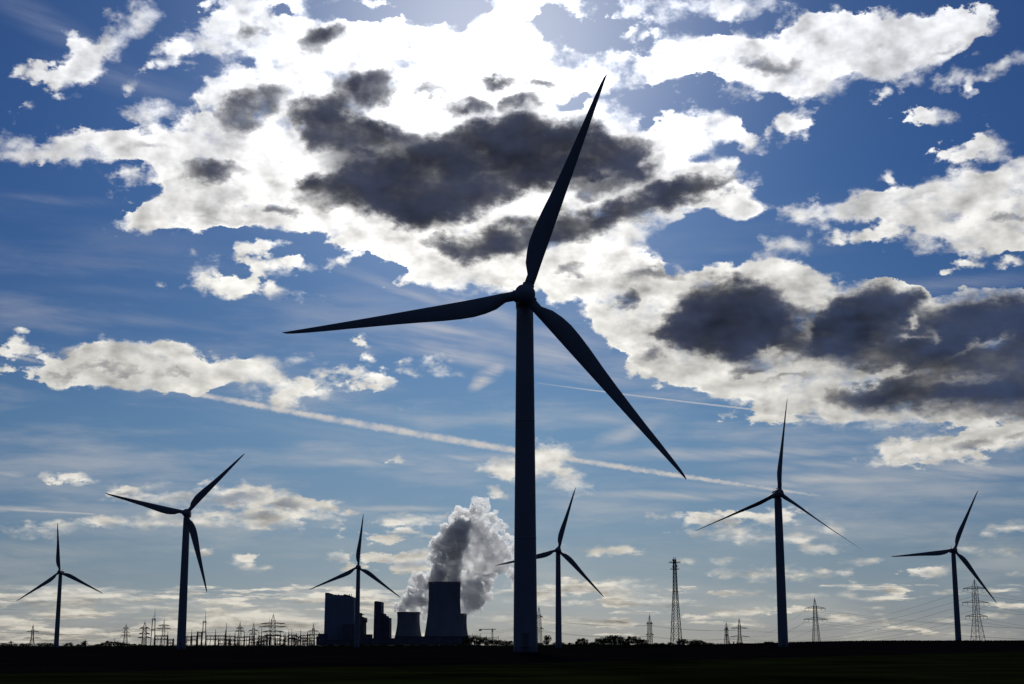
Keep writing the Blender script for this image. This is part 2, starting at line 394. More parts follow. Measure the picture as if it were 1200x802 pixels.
g3 = N.noise(QN, 0.30, 3.0, 0.5)
namp = N.step(EL, 1.0, 10.0, 0.85, 1.4)
f3 = N.noise(QN, 2.2, 8.0, 0.62)
# ragged far stratocumulus low over the horizon, most of it on the left
QL = N.v('MULTIPLY', N.v('ADD', Q, N.v('MULTIPLY', warp_hi, (1.6, .22, 0))), (0.26, 1.9, 1.0))
lown = N.noise(QL, 1.0, 6.0, 0.60)
lowup = N.noise(N.v('ADD', QL, (0.0, 0.22, 0.0)), 1.0, 4.0, 0.60)
lowc = N.m('MULTIPLY', N.step(EL, 3.0, 1.6), N.step(AZ, 6.0, -9.0, -.05, .06))
lowd = N.m('MULTIPLY', N.m('SUBTRACT', N.m('ADD', lown, lowc), .525), 2.0)
lowd = N.m('SUBTRACT', lowd, N.step(EL, 2.1, 2.8, 0.0, 0.8))
D = N.m('SMOOTH_MAX', N.m('ADD', N.m('MULTIPLY', N.m('SUBTRACT', f3, .5), .44), N.m('MULTIPLY_ADD', N.m('SUBTRACT', f1, .5), namp, mass)), lowd, 0.05)
soft = N.step(N.noise(QN, .40, 3.0), .36, .64, .11, .62)
alpha = N.step(D, N.m('MULTIPLY', soft, -.22), N.m('MULTIPLY', soft, N.step(EL, 2.0, 10.0, 0.7, 1.0)))
dkn = N.m('ADD', N.m('MULTIPLY', N.m('SUBTRACT', g1, .5), 2.3), N.m('MULTIPLY', N.m('SUBTRACT', f1, .5), .8))
dkk = N.m('MULTIPLY', dk, N.m('ADD', dkn, 1.05))
inner = N.m('MULTIPLY', N.step(g3, .46, .70), N.step(D, .15, .7))
tau = N.m('ADD', N.m('MULTIPLY', N.m('MAXIMUM', D, 0.0), .14), N.m('MULTIPLY', N.m('MAXIMUM', N.m('SUBTRACT', dkk, .12), 0.0), 4.6))
tau = N.m('ADD', tau, N.m('ADD', N.m('MULTIPLY', inner, .42), N.m('MULTIPLY', near_dark, .45)))
dk = N.m('SUBTRACT', 1.0, N.m('POWER', 2.718282, N.m('MULTIPLY', tau, -1.0)))
emb = N.m('SUBTRACT', g1, g2)
bright = N.ramp(el01, [(0.0, rad(.52, .485, .41)), (.10, rad(.63, .60, .53)), (.30, rad(.70, .68, .63)), (.55, rad(.78, .765, .72)), (.8, rad(.82, .82, .83)), (1.0, rad(.80, .82, .86))])
glow = N.m('ADD', 1.0, N.m('ADD', N.m('MULTIPLY', N.m('POWER', 2.718282, N.m('MULTIPLY', N.m('POWER', N.m('DIVIDE', sang, 7.5), 2.0), -1.0)), 1.6),
                          N.m('MULTIPLY', N.m('POWER', 2.718282, N.m('MULTIPLY', N.m('POWER', N.m('DIVIDE', sang, 14.0), 2.0), -1.0)), .35)))
thick = N.step(D, .10, .75)
shade = N.m('SUBTRACT', N.m('MULTIPLY_ADD', emb, 1.7, 1.02), N.m('MULTIPLY', thick, .07))
shade = N.m('SUBTRACT', shade, N.m('MULTIPLY', near_dark, .35))
shade = N.m('ADD', shade, N.m('MULTIPLY', N.m('MULTIPLY', N.m('SUBTRACT', lown, lowup), 3.0), N.step(EL, 3.0, 2.0)))
shade = N.m('MAXIMUM', N.m('MINIMUM', shade, 1.25), .35)
k = N.m('MULTIPLY', shade, glow)
lit = N.mix(1.0, bright, N.xyz(k, k, k), 'MULTIPLY')
darkcol = N.mix(N.step(AZ, 4.0, 14.0), rad(.028, .034, .060), rad(.026, .038, .076))
darkcol = N.mix(N.step(EL, 3.0, 9.0), rad(.17, .21, .28), darkcol)
dshade = N.m('ADD', N.m('MULTIPLY_ADD', emb, 1.2, 0.7), N.step(g3, .3, .7, 0.0, .75))
darkcol = N.mix(1.0, darkcol, N.xyz(dshade, dshade, dshade), 'MULTIPLY')
cloud = N.mix(dk, lit, darkcol)

col = N.mix(thin, clear, thin_col)
col = N.mix(alpha, col, cloud)
# unseen dark cloud, added outside the view to keep the silhouettes dark
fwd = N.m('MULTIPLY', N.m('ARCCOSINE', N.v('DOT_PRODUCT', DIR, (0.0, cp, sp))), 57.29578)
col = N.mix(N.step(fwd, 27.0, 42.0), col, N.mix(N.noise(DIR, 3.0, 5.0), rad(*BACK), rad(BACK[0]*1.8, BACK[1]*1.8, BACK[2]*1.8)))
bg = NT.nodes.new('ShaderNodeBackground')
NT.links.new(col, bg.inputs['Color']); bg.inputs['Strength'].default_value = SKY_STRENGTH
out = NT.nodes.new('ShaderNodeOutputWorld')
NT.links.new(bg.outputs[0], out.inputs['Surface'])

# ------------------------------------------------------------------ helpers
rnd = random.Random(7)

def sstep(a, b, x):
    t = min(1.0, max(0.0, (x - a) / (b - a)))
    return t * t * (3 - 2 * t)

def ground_z(x, y):
    d = math.hypot(x, y)
    az = math.degrees(math.atan2(x, max(y, 1e-3)))
    z = 4.6 * sstep(2.0, 14.5, az) * sstep(420, 1060, d)
    z += 0.55 * sstep(120, 290, d) * (1 - sstep(320, 700, d))
    z += 0.10 * math.sin(x * .021 + 1.3) * math.sin(y * .017) * sstep(40, 120, d)
    return z

class MB:
    "collects shapes for ONE mesh object"
    def __init__(self):
        self.v, self.f = [], []
    def add(self, verts, faces):
        o = len(self.v)
        self.v += [tuple(p) for p in verts]
        self.f += [tuple(o + i for i in f) for f in faces]
    def box(self, c, s):
        x, y, z = c; a, b, h = s[0] / 2, s[1] / 2, s[2] / 2
        self.add([(x-a,y-b,z-h),(x+a,y-b,z-h),(x+a,y+b,z-h),(x-a,y+b,z-h),(x-a,y-b,z+h),(x+a,y-b,z+h),(x+a,y+b,z+h),(x-a,y+b,z+h)],
                 [(3,2,1,0),(4,5,6,7),(0,1,5,4),(1,2,6,5),(2,3,7,6),(3,0,4,7)])
    def bar(self, p, q, w, w2=None):
        p, q = Vector(p), Vector(q); w2 = w if w2 is None else w2
        d = (q - p).normalized()
        a = d.cross(Vector((0, 0, 1)) if abs(d.z) < .9 else Vector((1, 0, 0))).normalized(); b = d.cross(a)
        vs = []
        for c, r in ((p, w / 2), (q, w2 / 2)):
            vs += [c + a*r + b*r, c - a*r + b*r, c - a*r - b*r, c + a*r - b*r]
        self.add(vs, [(0,1,2,3),(7,6,5,4),(4,5,1,0),(5,6,2,1),(6,7,3,2),(7,4,0,3)])
    def lathe(self, prof, n=32, axis='Z', cap=True):
        "profile of (radius, height)"
        vs = []
        for r, h in prof:
            for k in range(n):
                a = 2 * math.pi * k / n
                u, v = r * math.cos(a), r * math.sin(a)
                vs.append((u, v, h) if axis == 'Z' else (u, h, v))
        fs = []
        for i in range(len(prof) - 1):
            for k in range(n):
                k2 = (k + 1) % n
                f = (i*n+k, i*n+k2, (i+1)*n+k2, (i+1)*n+k)
                fs.append(f if axis == 'Z' else f[::-1])
        if cap:
            b, t = tuple(range(n))[::-1], tuple(range((len(prof)-1)*n, len(prof)*n))
            fs += [b, t] if axis == 'Z' else [b[::-1], t[::-1]]
        self.add(vs, fs)
    def tube(self, pts, r, n=5):
        pts = [Vector(p) for p in pts]; vs = []
        for i, p in enumerate(pts):
            d = (pts[min(i+1, len(pts)-1)] - pts[max(i-1, 0)]).normalized()
            a = d.cross(Vector((0, 0, 1))).normalized(); b = a.cross(d)
            vs += [p + (a*math.cos(2*math.pi*k/n) + b*math.sin(2*math.pi*k/n)) * r for k in range(n)]
        fs = [(i*n+k, (i+1)*n+k, (i+1)*n+(k+1) % n, i*n+(k+1) % n) for i in range(len(pts)-1) for k in range(n)]
        self.add(vs, fs)
    def build(self, name, mat, parent=None, smooth=False):
        me = bpy.data.meshes.new(name)
        me.from_pydata(self.v, [], self.f)
        me.update()
        if smooth:
            me.shade_smooth()
        me.materials.append(mat)
        o = bpy.data.objects.new(name, me); C.objects.link(o)
        if parent is not None:
            o.parent = parent
        return o

def tag(o, label, cat, group=None, kind=None):
    o['label'] = label; o['category'] = cat
    if group: o['group'] = group
    if kind: o['kind'] = kind
    return o

def empty(name, loc, rz=0.0):
    o = bpy.data.objects.new(name, None); C.objects.link(o)
    o.location = loc; o.rotation_euler = (0, 0, rz); o.empty_display_size = 2.0
    return o

def dup(root, loc, rz=0.0, scale=1.0):
    r = root.copy(); C.objects.link(r); r.location = loc; r.rotation_euler = (0, 0, rz); r.scale = (scale,) * 3
    for ch in list(root.children):
        c = ch.copy(); C.objects.link(c); c.parent = r
        for g in list(ch.children):
            d = g.copy(); C.objects.link(d); d.parent = c
    return r

def material(name, base, rough=.7, var=.25, scale=1.0, metal=0.0, spec=.3, stretch=(1, 1, 1), bump=0.0, base2=None):
    m = bpy.data.materials.new(name); m.use_nodes = True
    t = m.node_tree; t.nodes.clear(); n = Nodes(t)
    b = t.nodes.new('ShaderNodeBsdfPrincipled'); o = t.nodes.new('ShaderNodeOutputMaterial')
    t.links.new(b.outputs[0], o.inputs[0])
    co = t.nodes.new('ShaderNodeTexCoord')
    v = n.v('MULTIPLY', co.outputs['Object'], tuple(s * scale for s in stretch))
    f = n.noise(v, 1.0, 5.0, .6)
    lo = tuple(c * (1 - var) for c in base); hi = tuple(c * (1 + var) for c in (base2 or base))
    t.links.new(n.mix(n.step(f, .3, .7), lo, hi), b.inputs['Base Color'])
    b.inputs['Roughness'].default_value = rough; b.inputs['Metallic'].default_value = metal
    b.inputs['Specular IOR Level'].default_value = spec
    if bump:
        bp = t.nodes.new('ShaderNodeBump'); bp.inputs['Strength'].default_value = bump
        t.links.new(n.noise(v, 4.0, 6.0, .6), bp.inputs['Height']); t.links.new(bp.outputs[0], b.inputs['Normal'])
    return m

M = {
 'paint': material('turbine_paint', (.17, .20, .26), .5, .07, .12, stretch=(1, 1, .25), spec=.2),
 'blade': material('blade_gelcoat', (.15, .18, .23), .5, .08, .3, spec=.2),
 'steel': material('galvanised_steel', (.10, .105, .115), .6, .25, .4, metal=.3),
 'cable': material('weathered_cable', (.07, .07, .075), .7, .2, .2),
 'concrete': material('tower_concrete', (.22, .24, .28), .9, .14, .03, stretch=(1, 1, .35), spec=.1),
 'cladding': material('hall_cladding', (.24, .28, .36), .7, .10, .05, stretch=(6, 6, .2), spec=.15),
 'brick': material('dark_cladding', (.12, .13, .165), .85, .2, .05, spec=.1),
 'bark': material('bark', (.05, .04, .03), .9, .3, 2.0),
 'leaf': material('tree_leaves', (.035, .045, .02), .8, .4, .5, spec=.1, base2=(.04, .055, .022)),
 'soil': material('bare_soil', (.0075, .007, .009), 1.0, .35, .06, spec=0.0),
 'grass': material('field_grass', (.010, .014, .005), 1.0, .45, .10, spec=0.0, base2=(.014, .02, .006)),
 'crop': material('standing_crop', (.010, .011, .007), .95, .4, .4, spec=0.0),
}

# ------------------------------------------------------------------ ground
def ground_grid(rings, azs, z0):
    mb = MB()
    n = len(azs)
    vs = [(d * math.sin(math.radians(a)), d * math.cos(math.radians(a)), ground_z(d * math.sin(math.radians(a)), d * math.cos(math.radians(a))) + z0) for d in rings for a in azs]
    fs = [(i*n+k, i*n+k+1, (i+1)*n+k+1, (i+1)*n+k) for i in range(len(rings)-1) for k in range(n-1)]
    mb.add(vs, [f[::-1] for f in fs])
    return mb
_az = [-180 + 6 * i for i in range(25)] + [-35 + 1.0 * i for i in range(71)] + [42 + 6 * i for i in range(24)]
_az = sorted(set(_az + [180.0]))
rings = [2, 20, 45, 70] + [90 + 25 * i for i in range(12)] + [420 + 60 * i for i in range(14)] + [1400, 1800, 2500, 4000, 7000, 14000, 30000, 50000]
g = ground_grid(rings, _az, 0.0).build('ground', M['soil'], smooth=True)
tag(g, 'dark bare field reaching flat to the horizon', 'ground', kind='structure')
# near meadow, up to a field edge that runs away to the far side
mb = MB(); nx, ny = 90, 60
for j in range(ny + 1):
    for i in range(nx + 1):
        u, v = i / nx, j / ny
        x = -160 + 420 * u
        yend = 88 + (x + 32) * 1.56 + 2.0 * math.sin(x * .31) + 1.2 * math.sin(x * .83 + 1)
        y = -30 + max(2.0, yend + 30) * v
        mb.v.append((x, y, ground_z(x, y) + .03))
mb.f = [(j*(nx+1)+i, j*(nx+1)+i+1, (j+1)*(nx+1)+i+1, (j+1)*(nx+1)+i) for j in range(ny) for i in range(nx)]
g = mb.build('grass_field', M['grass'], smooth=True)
tag(g, 'dark green grass field nearest the camera, in shade', 'field', kind='structure')

# ------------------------------------------------------------------ wind turbines
HUB_H = 71.0
BLADE = 47.8

def blade_mesh(pitch=0.0, bend=2.4):
    "span along +Z from the hub centre, leading edge towards +X, seen from -Y"
    mb = MB(); n = 20
    table = [(0, 2.0, 1.0), (.02, 2.0, 1.0), (.045, 2.05, .96), (.09, 3.1, .60), (.14, 3.65, .40), (.19, 3.9, .31), (.25, 3.8, .27), (.32, 3.5, .24), (.42, 2.92, .21), (.52, 2.42, .2),
             (.62, 2.0, .19), (.72, 1.6, .18), (.82, 1.25, .17), (.9, .92, .16), (.955, .66, .15), (.985, .42, .14), (1.0, .12, .12)]
    r0 = 1.9
    for s, c, th in table:
        z = r0 + (BLADE - r0) * s
        le = 1.05 * (1 - s) + .22 * s
        tw = math.radians(14 * (1 - s) ** 2 * min(1, s * 6)) + pitch
        y0 = -bend * s ** 2.2
        ring = []
        for k in range(n):
            a = 2 * math.pi * k / n
            u = .5 + .5 * math.cos(a)                         # 1 at the trailing edge
            t = math.sin(a) * (0.5 * th * c)
            foil = (1 - s * 0) * (1.35 * math.sqrt(max(0, 1 - u)) * (.35 + .65 * u ** .5)) if th < .9 else 1.0
            if th < .9:
                t = math.copysign(1, math.sin(a)) * .5 * th * c * min(1.0, 1.9 * math.sqrt(max(u, 0)) * (1 - u) ** .75 + .02)
            xx = le - u * c if th < .9 else math.cos(a) * -1.0
            if th >= .9:
                t = math.sin(a) * 1.0; xx = .05 - math.cos(a) * 1.0
            ring.append((xx * math.cos(tw) - t * math.sin(tw), y0 + xx * math.sin(tw) + t * math.cos(tw), z))
        mb.v += ring
    m = len(table)
    mb.f = [(i*n+k, i*n+(k+1) % n, (i+1)*n+(k+1) % n, (i+1)*n+k) for i in range(m-1) for k in range(n)]
    mb.f += [tuple(range(n))[::-1], tuple(range((m-1)*n, m*n))]
    # root collar
    mb.lathe([(1.0, r0 - .9), (1.22, r0 - .6), (1.22, r0 + .25), (1.05, r0 + .45)], 24)
    return mb

def make_turbine(pitch=0.0, bend=2.4):
    root = empty('wind_turbine', (0, 0, 0))
    t = MB()
    prof = []
    H = HUB_H - 2.1
    for i in range(25):
        s = i / 24; z = -1.5 + (H + 1.5) * s
        prof.append((2.38 - .66 * s ** 1.05, z))
        if i in (8, 16):                                      # flange joints between tower sections
            r = prof[-1][0]; prof += [(r, z + .05), (r + .03, z + .06), (r + .03, z + .24), (r - .002, z + .25), (r - .002, z + .30)]
    t.lathe(prof, 48)
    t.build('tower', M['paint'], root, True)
    d = MB(); d.box((0, -2.42, 2.6), (1.0, .22, 2.2)); d.box((0, -2.75, 1.1), (1.6, 1.0, .16)); d.box((0, -3.1, .45), (1.4, .5, .16))
    d.build('door', M['brick'], root)
    nb = MB()
    secs = [(-1.7, 1.45, -1.5, 1.6), (-1.3, 1.75, -1.95, 1.85), (1.5, 1.9, -2.0, 2.0), (5.0, 1.85, -1.85, 2.0), (7.4, 1.6, -1.2, 1.9), (7.9, 1.3, -.8, 1.6)]
    n = 20
    for y, hw, zb, zt in secs:
        for k in range(n):
            a = 2 * math.pi * k / n; ca, sa = math.cos(a), math.sin(a)
            e = .45
            nb.v.append((hw * math.copysign(abs(ca) ** e, ca), y, HUB_H + (zt + zb) / 2 + (zt - zb) / 2 * math.copysign(abs(sa) ** e, sa)))
    nb.f = [(i*n+k, (i+1)*n+k, (i+1)*n+(k+1) % n, i*n+(k+1) % n) for i in range(len(secs)-1) for k in range(n)]
    nb.f += [tuple(range(n)), tuple(range((len(secs)-1)*n, len(secs)*n))[::-1]]
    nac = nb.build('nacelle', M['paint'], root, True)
    w = MB(); w.bar((-.6, 6.6, HUB_H + 1.9), (-.6, 6.6, HUB_H + 3.3), .09); w.bar((.6, 6.6, HUB_H + 1.9), (.6, 6.6, HUB_H + 3.1), .09); w.bar((-.9, 6.6, HUB_H + 3.0), (.9, 6.6, HUB_H + 3.0), .08); w.box((.6, 6.6, HUB_H + 3.2), (.35, .35, .3))
    w.build('wind_vane', M['steel'], nac)
    return root, pitch, bend

def add_rotor(root, theta, pitch, bend, reach=1.0):
    hub = MB()
    hub.lathe([(1.55, -1.75), (1.95, -2.1), (2.1, -2.9), (2.1, -4.2), (1.85, -5.0), (1.3, -5.6), (.6, -5.95), (.05, -6.05)], 32, 'Y')
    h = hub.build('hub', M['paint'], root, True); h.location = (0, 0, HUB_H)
    bm_ = blade_mesh(pitch, bend)
    src = None
    for k in range(3):
        if src is None:
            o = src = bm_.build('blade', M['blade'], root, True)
        else:
            o = src.copy(); C.objects.link(o); o.parent = root
        # clockwise as seen from the front (-Y): rotate about +Y
        o.rotation_euler = (0, math.radians(theta + 120 * k), 0)
        o.location = (0, -3.55, HUB_H); o.scale = (1, 1, reach)

TURBINES = [
 # hub pixel, rotor angle, yaw, scale, blade pitch, label
 (615, 350, 20, 0, 1.0, 0.0, 2.4, 'by far the largest wind turbine, its dark tower cutting through the middle of the sky'),
 (219, 602, 43, 6, .94, 0.0, 2.0, 'mid-sized turbine with one blade hanging down beside its tower and one pointing up steeply'),
 (71, 671, 355, 0, 1.0, 0.0, 2.0, 'small far turbine beyond the switchyard with one blade straight up, nearest the outer pylon'),
 (420, 665, 5, 0, .98, 0.0, 2.0, 'small turbine standing in front of the power station boiler house'),
 (654, 645, 16, 0, 1.0, 0.0, 2.0, 'turbine partly hidden behind the largest tower, one blade tip passing behind it'),
 (911.5, 579, 6, 0, .93, -1.3, 4.5, 'turbine with thin edge-on blades feathered into the wind under the big dark cloud'),
 (1117, 645, 24, 0, 1.02, 0.0, 2.0, 'turbine whose lower blade crosses in front of the three-armed lattice pylon'),
]
for hx, hy, th, yaw, sc, pit, bend, lab in TURBINES:
    if hx == 615:
        dist = 297.0
    else:
        lo, hi = 200.0, 4000.0
        for _ in range(50):
            mid = (lo + hi) / 2
            p = at(hx, hy, mid)
            if p.z > ground_z(p.x, p.y) + HUB_H * sc: hi = mid
            else: lo = mid
        dist = mid
    p = at(hx, hy, dist)
    root, _, _ = make_turbine()
    add_rotor(root, th, pit, bend, {615: 1.03, 219: .91, 911.5: .94, 1117: 1.07}.get(hx, 1.0))
    gz = ground_z(p.x, p.y)
    root.location = (p.x, p.y + 0.0, gz if hx != 615 else gz)
    s = (p.z - gz) / HUB_H if hx == 615 else sc
    root.scale = (s, s, s); root.rotation_euler = (0, 0, math.radians(yaw))
    tag(root, lab, 'wind turbine', 'turbines of the wind farm')

# ------------------------------------------------------------------ lattice pylons, masts, gantries
def lattice(mb, z0, z1, w0, w1, n, leg, brace):
    "four-legged tapering lattice between two heights"
    def c(z):
        t = (z - z0) / (z1 - z0); h = (w0 + (w1 - w0) * t) / 2
        return [Vector((-h, -h, z)), Vector((h, -h, z)), Vector((h, h, z)), Vector((-h, h, z))]
    zs = [z0 + (z1 - z0) * (1 - (1 - i / n) ** 1.15) for i in range(n + 1)]
    for a, b in zip(zs, zs[1:]):
        A, B = c(a), c(b)
        for k in range(4):
            mb.bar(A[k], B[k], leg)
            mb.bar(A[k], B[(k+1) % 4], brace); mb.bar(A[(k+1) % 4], B[k], brace)
            mb.bar(B[k], B[(k+1) % 4], brace)

def make_pylon(H, base_w, top_w, spire, arms, leg=.34, brace=.17, flat=False):
    "arms: (height, half width); returns thing at the origin"
    root = empty('lattice_pylon', (0, 0, 0))
    body = MB()
    zt = H - spire
    waist = arms[-1][0]
    wm = top_w * 1.25
    lattice(body, 0, waist, base_w, wm, 5, leg, brace * .75)
    lattice(body, waist, zt, wm, top_w, 4, leg * .9, brace * .8)
    for sx in (-1, 1):
        for sy in (-1, 1):
            body.bar((sx*top_w/2, sy*top_w/2, zt), (0, 0, H - .25 * spire), leg * .7, leg * .5)
    body.bar((0, 0, zt), (0, 0, H), leg * .7, leg * .35)
    body.build('lattice_body', M['steel'], root)
    for z, hw in arms:
        arm = MB(); w = top_w * .5
        for sy in (-1, 1):
            arm.bar((-w - .1, sy*w, z), (w + .1, sy*w, z), leg * .7)
        for sx in (-1, 1):
            for sy in (-1, 1):
                arm.bar((sx*w, sy*w, z), (sx*hw, 0, z), leg * 1.15)
                arm.bar((sx*w, sy*w, z + 1.9), (sx*hw, 0, z + .1), leg * .8)
            for k in (1, 2, 3):
                t = k / 4
                arm.bar((sx*(w+(hw-w)*t), w*(1-t), z), (sx*(w+(hw-w)*t), w*(1-t), z+1.9*(1-t)), brace)
                arm.bar((sx*(w+(hw-w)*t), w*(1-t), z), (sx*(w+(hw-w)*t), -w*(1-t), z), brace)
        a = arm.build('cross_arm', M['steel'], root)
        for sx in (-1, 1):
            for q in ((1.0, .55) if hw > 7 else (1.0,)):
                ins = MB(); x = sx*(w+(hw-w)*q)
                for k in range(7):
                    ins.box((x, 0, z - .3 - .32 * k), (.34, .34, .12))
                ins.bar((x, 0, z), (x, 0, z - 2.5), .14)
                ins.build('insulator', M['brick'], a)
    return root

PYL = {}
def pylon(px, top, dist, arms, base_px, top_px, spire, label, rz=0.0, key=None, leg=.34, brace=.17):
    "arms: (pixel row, half width in pixels)"
    p = at(px, top, dist); gz = ground_z(p.x, p.y); k = dist / FOC / cp * .99
    H = p.z - gz
    a = [(at(px, row, dist).z - gz, hw * k) for row, hw in arms]
    r = make_pylon(H, base_px * k, top_px * k, spire * k, a, leg, brace)
    r.location = (p.x, p.y, gz); r.rotation_euler = (0, 0, rz)
    tag(r, label, 'pylon', 'high-voltage lattice pylons')
    PYL[key or px] = (p.x, p.y, gz, a, rz)
    return r

pylon(1141.5, 676, 1375, [(690, 15), (706.5, 17), (722.5, 14)], 12, 4.5, 12, 'big three-armed lattice pylon rising behind a turbine blade', .25, leg=.38, brace=.15)
pylon(954.5, 698, 1535, [(713, 12), (726, 13.5)], 7.4, 3.2, 12, 'slim two-armed pylon standing alone on the open ridge', .1, leg=.42, brace=.2)
pylon(866, 722, 2300, [(736.5, 9.5), (746.5, 11.5)], 6, 2.4, 10, 'far pylon with two wide arms, close to a narrow armless one', .1, leg=.55, brace=.26)
pylon(851, 728, 2350, [(738, 2.6), (745, 2.6)], 5, 2.2, 7, 'narrow far pylon with stubby arms, twin of the wide one beside it', .5, leg=.55, brace=.26)
pylon(761, 718, 2128, [(731, 3.8), (744, 5)], 5, 3.2, 11, 'lone pylon between the dark tree clump and the radio mast', .4, leg=.5, brace=.25)
pylon(631.5, 708, 1944, [(723.5, 5), (737, 5.5)], 6, 3.4, 12, 'pylon squeezed in the gap beside the largest turbine tower', .4, leg=.48, brace=.24)
pylon(39, 730, 2500, [(740.5, 7), (748, 9.5)], 5, 2, 8, 'two-armed pylon rising over low trees near the smallest turbine', 0, leg=.55, brace=.28)
pylon(13, 750, 3400, [(753, 3)], 3, 1.2, 3, 'tiny most distant pylon barely above the tree line', 0, leg=.7, brace=.3)
pylon(100, 749, 3200, [(752.5, 3), (755, 4)], 3, 1.4, 3, 'tiny far pylon just before the wooded mound', 0, leg=.7, brace=.3)
pylon(148, 730, 2300, [(736.5, 3.5), (741.5, 4.5), (745.5, 6)], 5, 2.2, 6, 'pale three-armed pylon behind the wooded mound', .5, leg=.42, brace=.2)
pylon(170, 727, 2150, [(736.5, 5.5), (743, 6), (747.5, 7)], 5, 3.4, 8, 'thick dark pylon beside the tall twin-legged switchyard mast', .3, leg=0.88, brace=0.52)
pylon(192.5, 725, 2200, [(733.5, 6), (737, 7.5)], 4, 2, 7, 'pylon with two close-set arms over the short switchyard beam', .2, leg=0.62, brace=0.33)
pylon(281.5, 727.5, 2150, [(736.5, 4), (740, 5)], 4, 2.2, 7, 'slender pylon with two short arms in the middle of the switchyard', .2, leg=0.69, brace=0.36)
pylon(297.5, 728, 2180, [(739.5, 5.5), (743.5, 4)], 4, 2.2, 8, 'slender pylon with one wide upper arm in the switchyard', .2, leg=0.69, brace=0.36)
pylon(320.5, 718, 2100, [(731, 13.5), (735, 16), (740.5, 12), (745, 10)], 8, 4.2, 9, 'broad four-armed pylon dominating the switchyard', .1, leg=0.75, brace=0.44)
pylon(367.5, 729.5, 2120, [(740, 6)], 4, 2, 7, 'single-armed pylon at the switchyard end beside the boiler house', .2, leg=0.62, brace=0.34)

def twin_mast(px, legs, top, dist, boxes, label):
    p = at(px, 757, dist); gz = ground_z(p.x, p.y); k = dist / FOC
    Hm = at(px, boxes[0], dist).z - gz; Ht = at(px, top, dist).z - gz; h = legs * k / 2
    root = empty('switchyard_mast', (p.x, p.y, gz))
    for sx in (-1, 1):
        m = MB()
        for dx in (-.35, .35):
            for dy in (-.35, .35):
                m.bar((sx*h*1.35 + dx, dy, 0), (sx*h*.8 + dx, dy, Hm), .3)
        for i in range(14):
            z0, z1 = Hm * i / 14, Hm * (i + 1) / 14
            x0, x1 = sx*h*(1.35 - .55*i/14), sx*h*(1.35 - .55*(i+1)/14)
            m.bar((x0 - .35, -.35, z0), (x1 + .35, -.35, z1), .18); m.bar((x0 + .35, .35, z0), (x1 - .35, .35, z1), .18)
        m.build('leg', M['steel'], root)
    for b in boxes:
        z = at(px, b, dist).z - gz
        bx = MB(); w = h * 2.3
        for zz in (-.9, .9):
            for yy in (-.5, .5):
                bx.bar((-w/2 - .6, yy, z + zz), (w/2 + .6, yy, z + zz), .32)
        for i in range(6):
            x = -w/2 + w * i / 5
            bx.bar((x, -.5, z - .9), (x + w/5 * (1 if i < 5 else -1), -.5, z + .9), .22); bx.bar((x, .5, z - .9), (x, .5, z + .9), .22)
        bx.build('crossbeam', M['steel'], root)
    s = MB(); s.bar((h*.55, 0, Hm - 1), (h*.55, 0, Ht), .75, .22); s.bar((-h*.55, 0, Hm - 1), (-h*.55, 0, Hm + (Ht - Hm) * .3), .5, .2)
    s.build('lightning_spike', M['steel'], root)
    tag(root, label, 'mast', 'tall masts of the switchyard')
twin_mast(178.8, 3.6, 712, 2050, (726, 738.5), 'tallest twin-legged mast with box beams at the switchyard edge')
twin_mast(238.6, 3.4, 714.5, 2050, (729, 741), 'twin-legged spiked mast beside the tower of the mid-sized turbine')

def gantry(px0, px1, dist, top0, top1, beams):
    pm = at((px0 + px1) / 2, 757, dist); gz = ground_z(pm.x, pm.y)
    root = empty('switchyard_gantry', (pm.x, pm.y, gz))
    h = (at(px1, 757, dist).x - at(px0, 757, dist).x) / 2
    for sx, top in ((-1, top0), (1, top1)):
        zt = at(pm.x, top, dist).z - gz; zb = at(px0, beams[0], dist).z - gz + .8
        m = MB()
        for dx in (-1, 1):
            for dy in (-1, 1):
                m.bar((sx*h + dx*.9, dy*.9, 0), (sx*h + dx*.45, dy*.45, zb), .6)
        for i in range(8):
            z0, z1 = zb * i / 8, zb * (i + 1) / 8
            w0, w1 = .9 - .45 * i / 8, .9 - .45 * (i + 1) / 8
            for dy in (-1, 1):
                m.bar((sx*h - w0, dy*w0, z0), (sx*h + w1, dy*w1, z1), .36); m.bar((sx*h + w0, dy*w0, z0), (sx*h - w1, dy*w1, z1), .36)
        m.bar((sx*h, 0, zb), (sx*h, 0, zt), 1.0, .35)
        m.build('post', M['steel'], root)
    for b in beams:
        z = at(px0, b, dist).z - gz; bm_ = MB()
        for yy in (-.5, .5):
            for zz in (-.6, .6):
                bm_.bar((-h, yy, z + zz), (h, yy, z + zz), .6)
            k = max(4, int(h / 1.6))
            for i in range(k):
                x0, x1 = -h + 2*h*i/k, -h + 2*h*(i+1)/k
                bm_.bar((x0, yy, z - .6), (x1, yy, z + .6), .36)
        bo = bm_.build('beam', M['steel'], root)
        for i in range(3):
            x = h * (-.6 + .6 * i); ins = MB()
            ins.bar((x, 0, z - .6), (x, 0, z - 3.0), .4); ins.box((x, 0, z - 3.2), (.9, .5, .5))
            ins.build('insulator', M['brick'], bo)
    tag(root, 'dark steel portal gantry with crossbeams among the crowded switchyard frames', 'gantry', 'portal gantries of the switchyard')
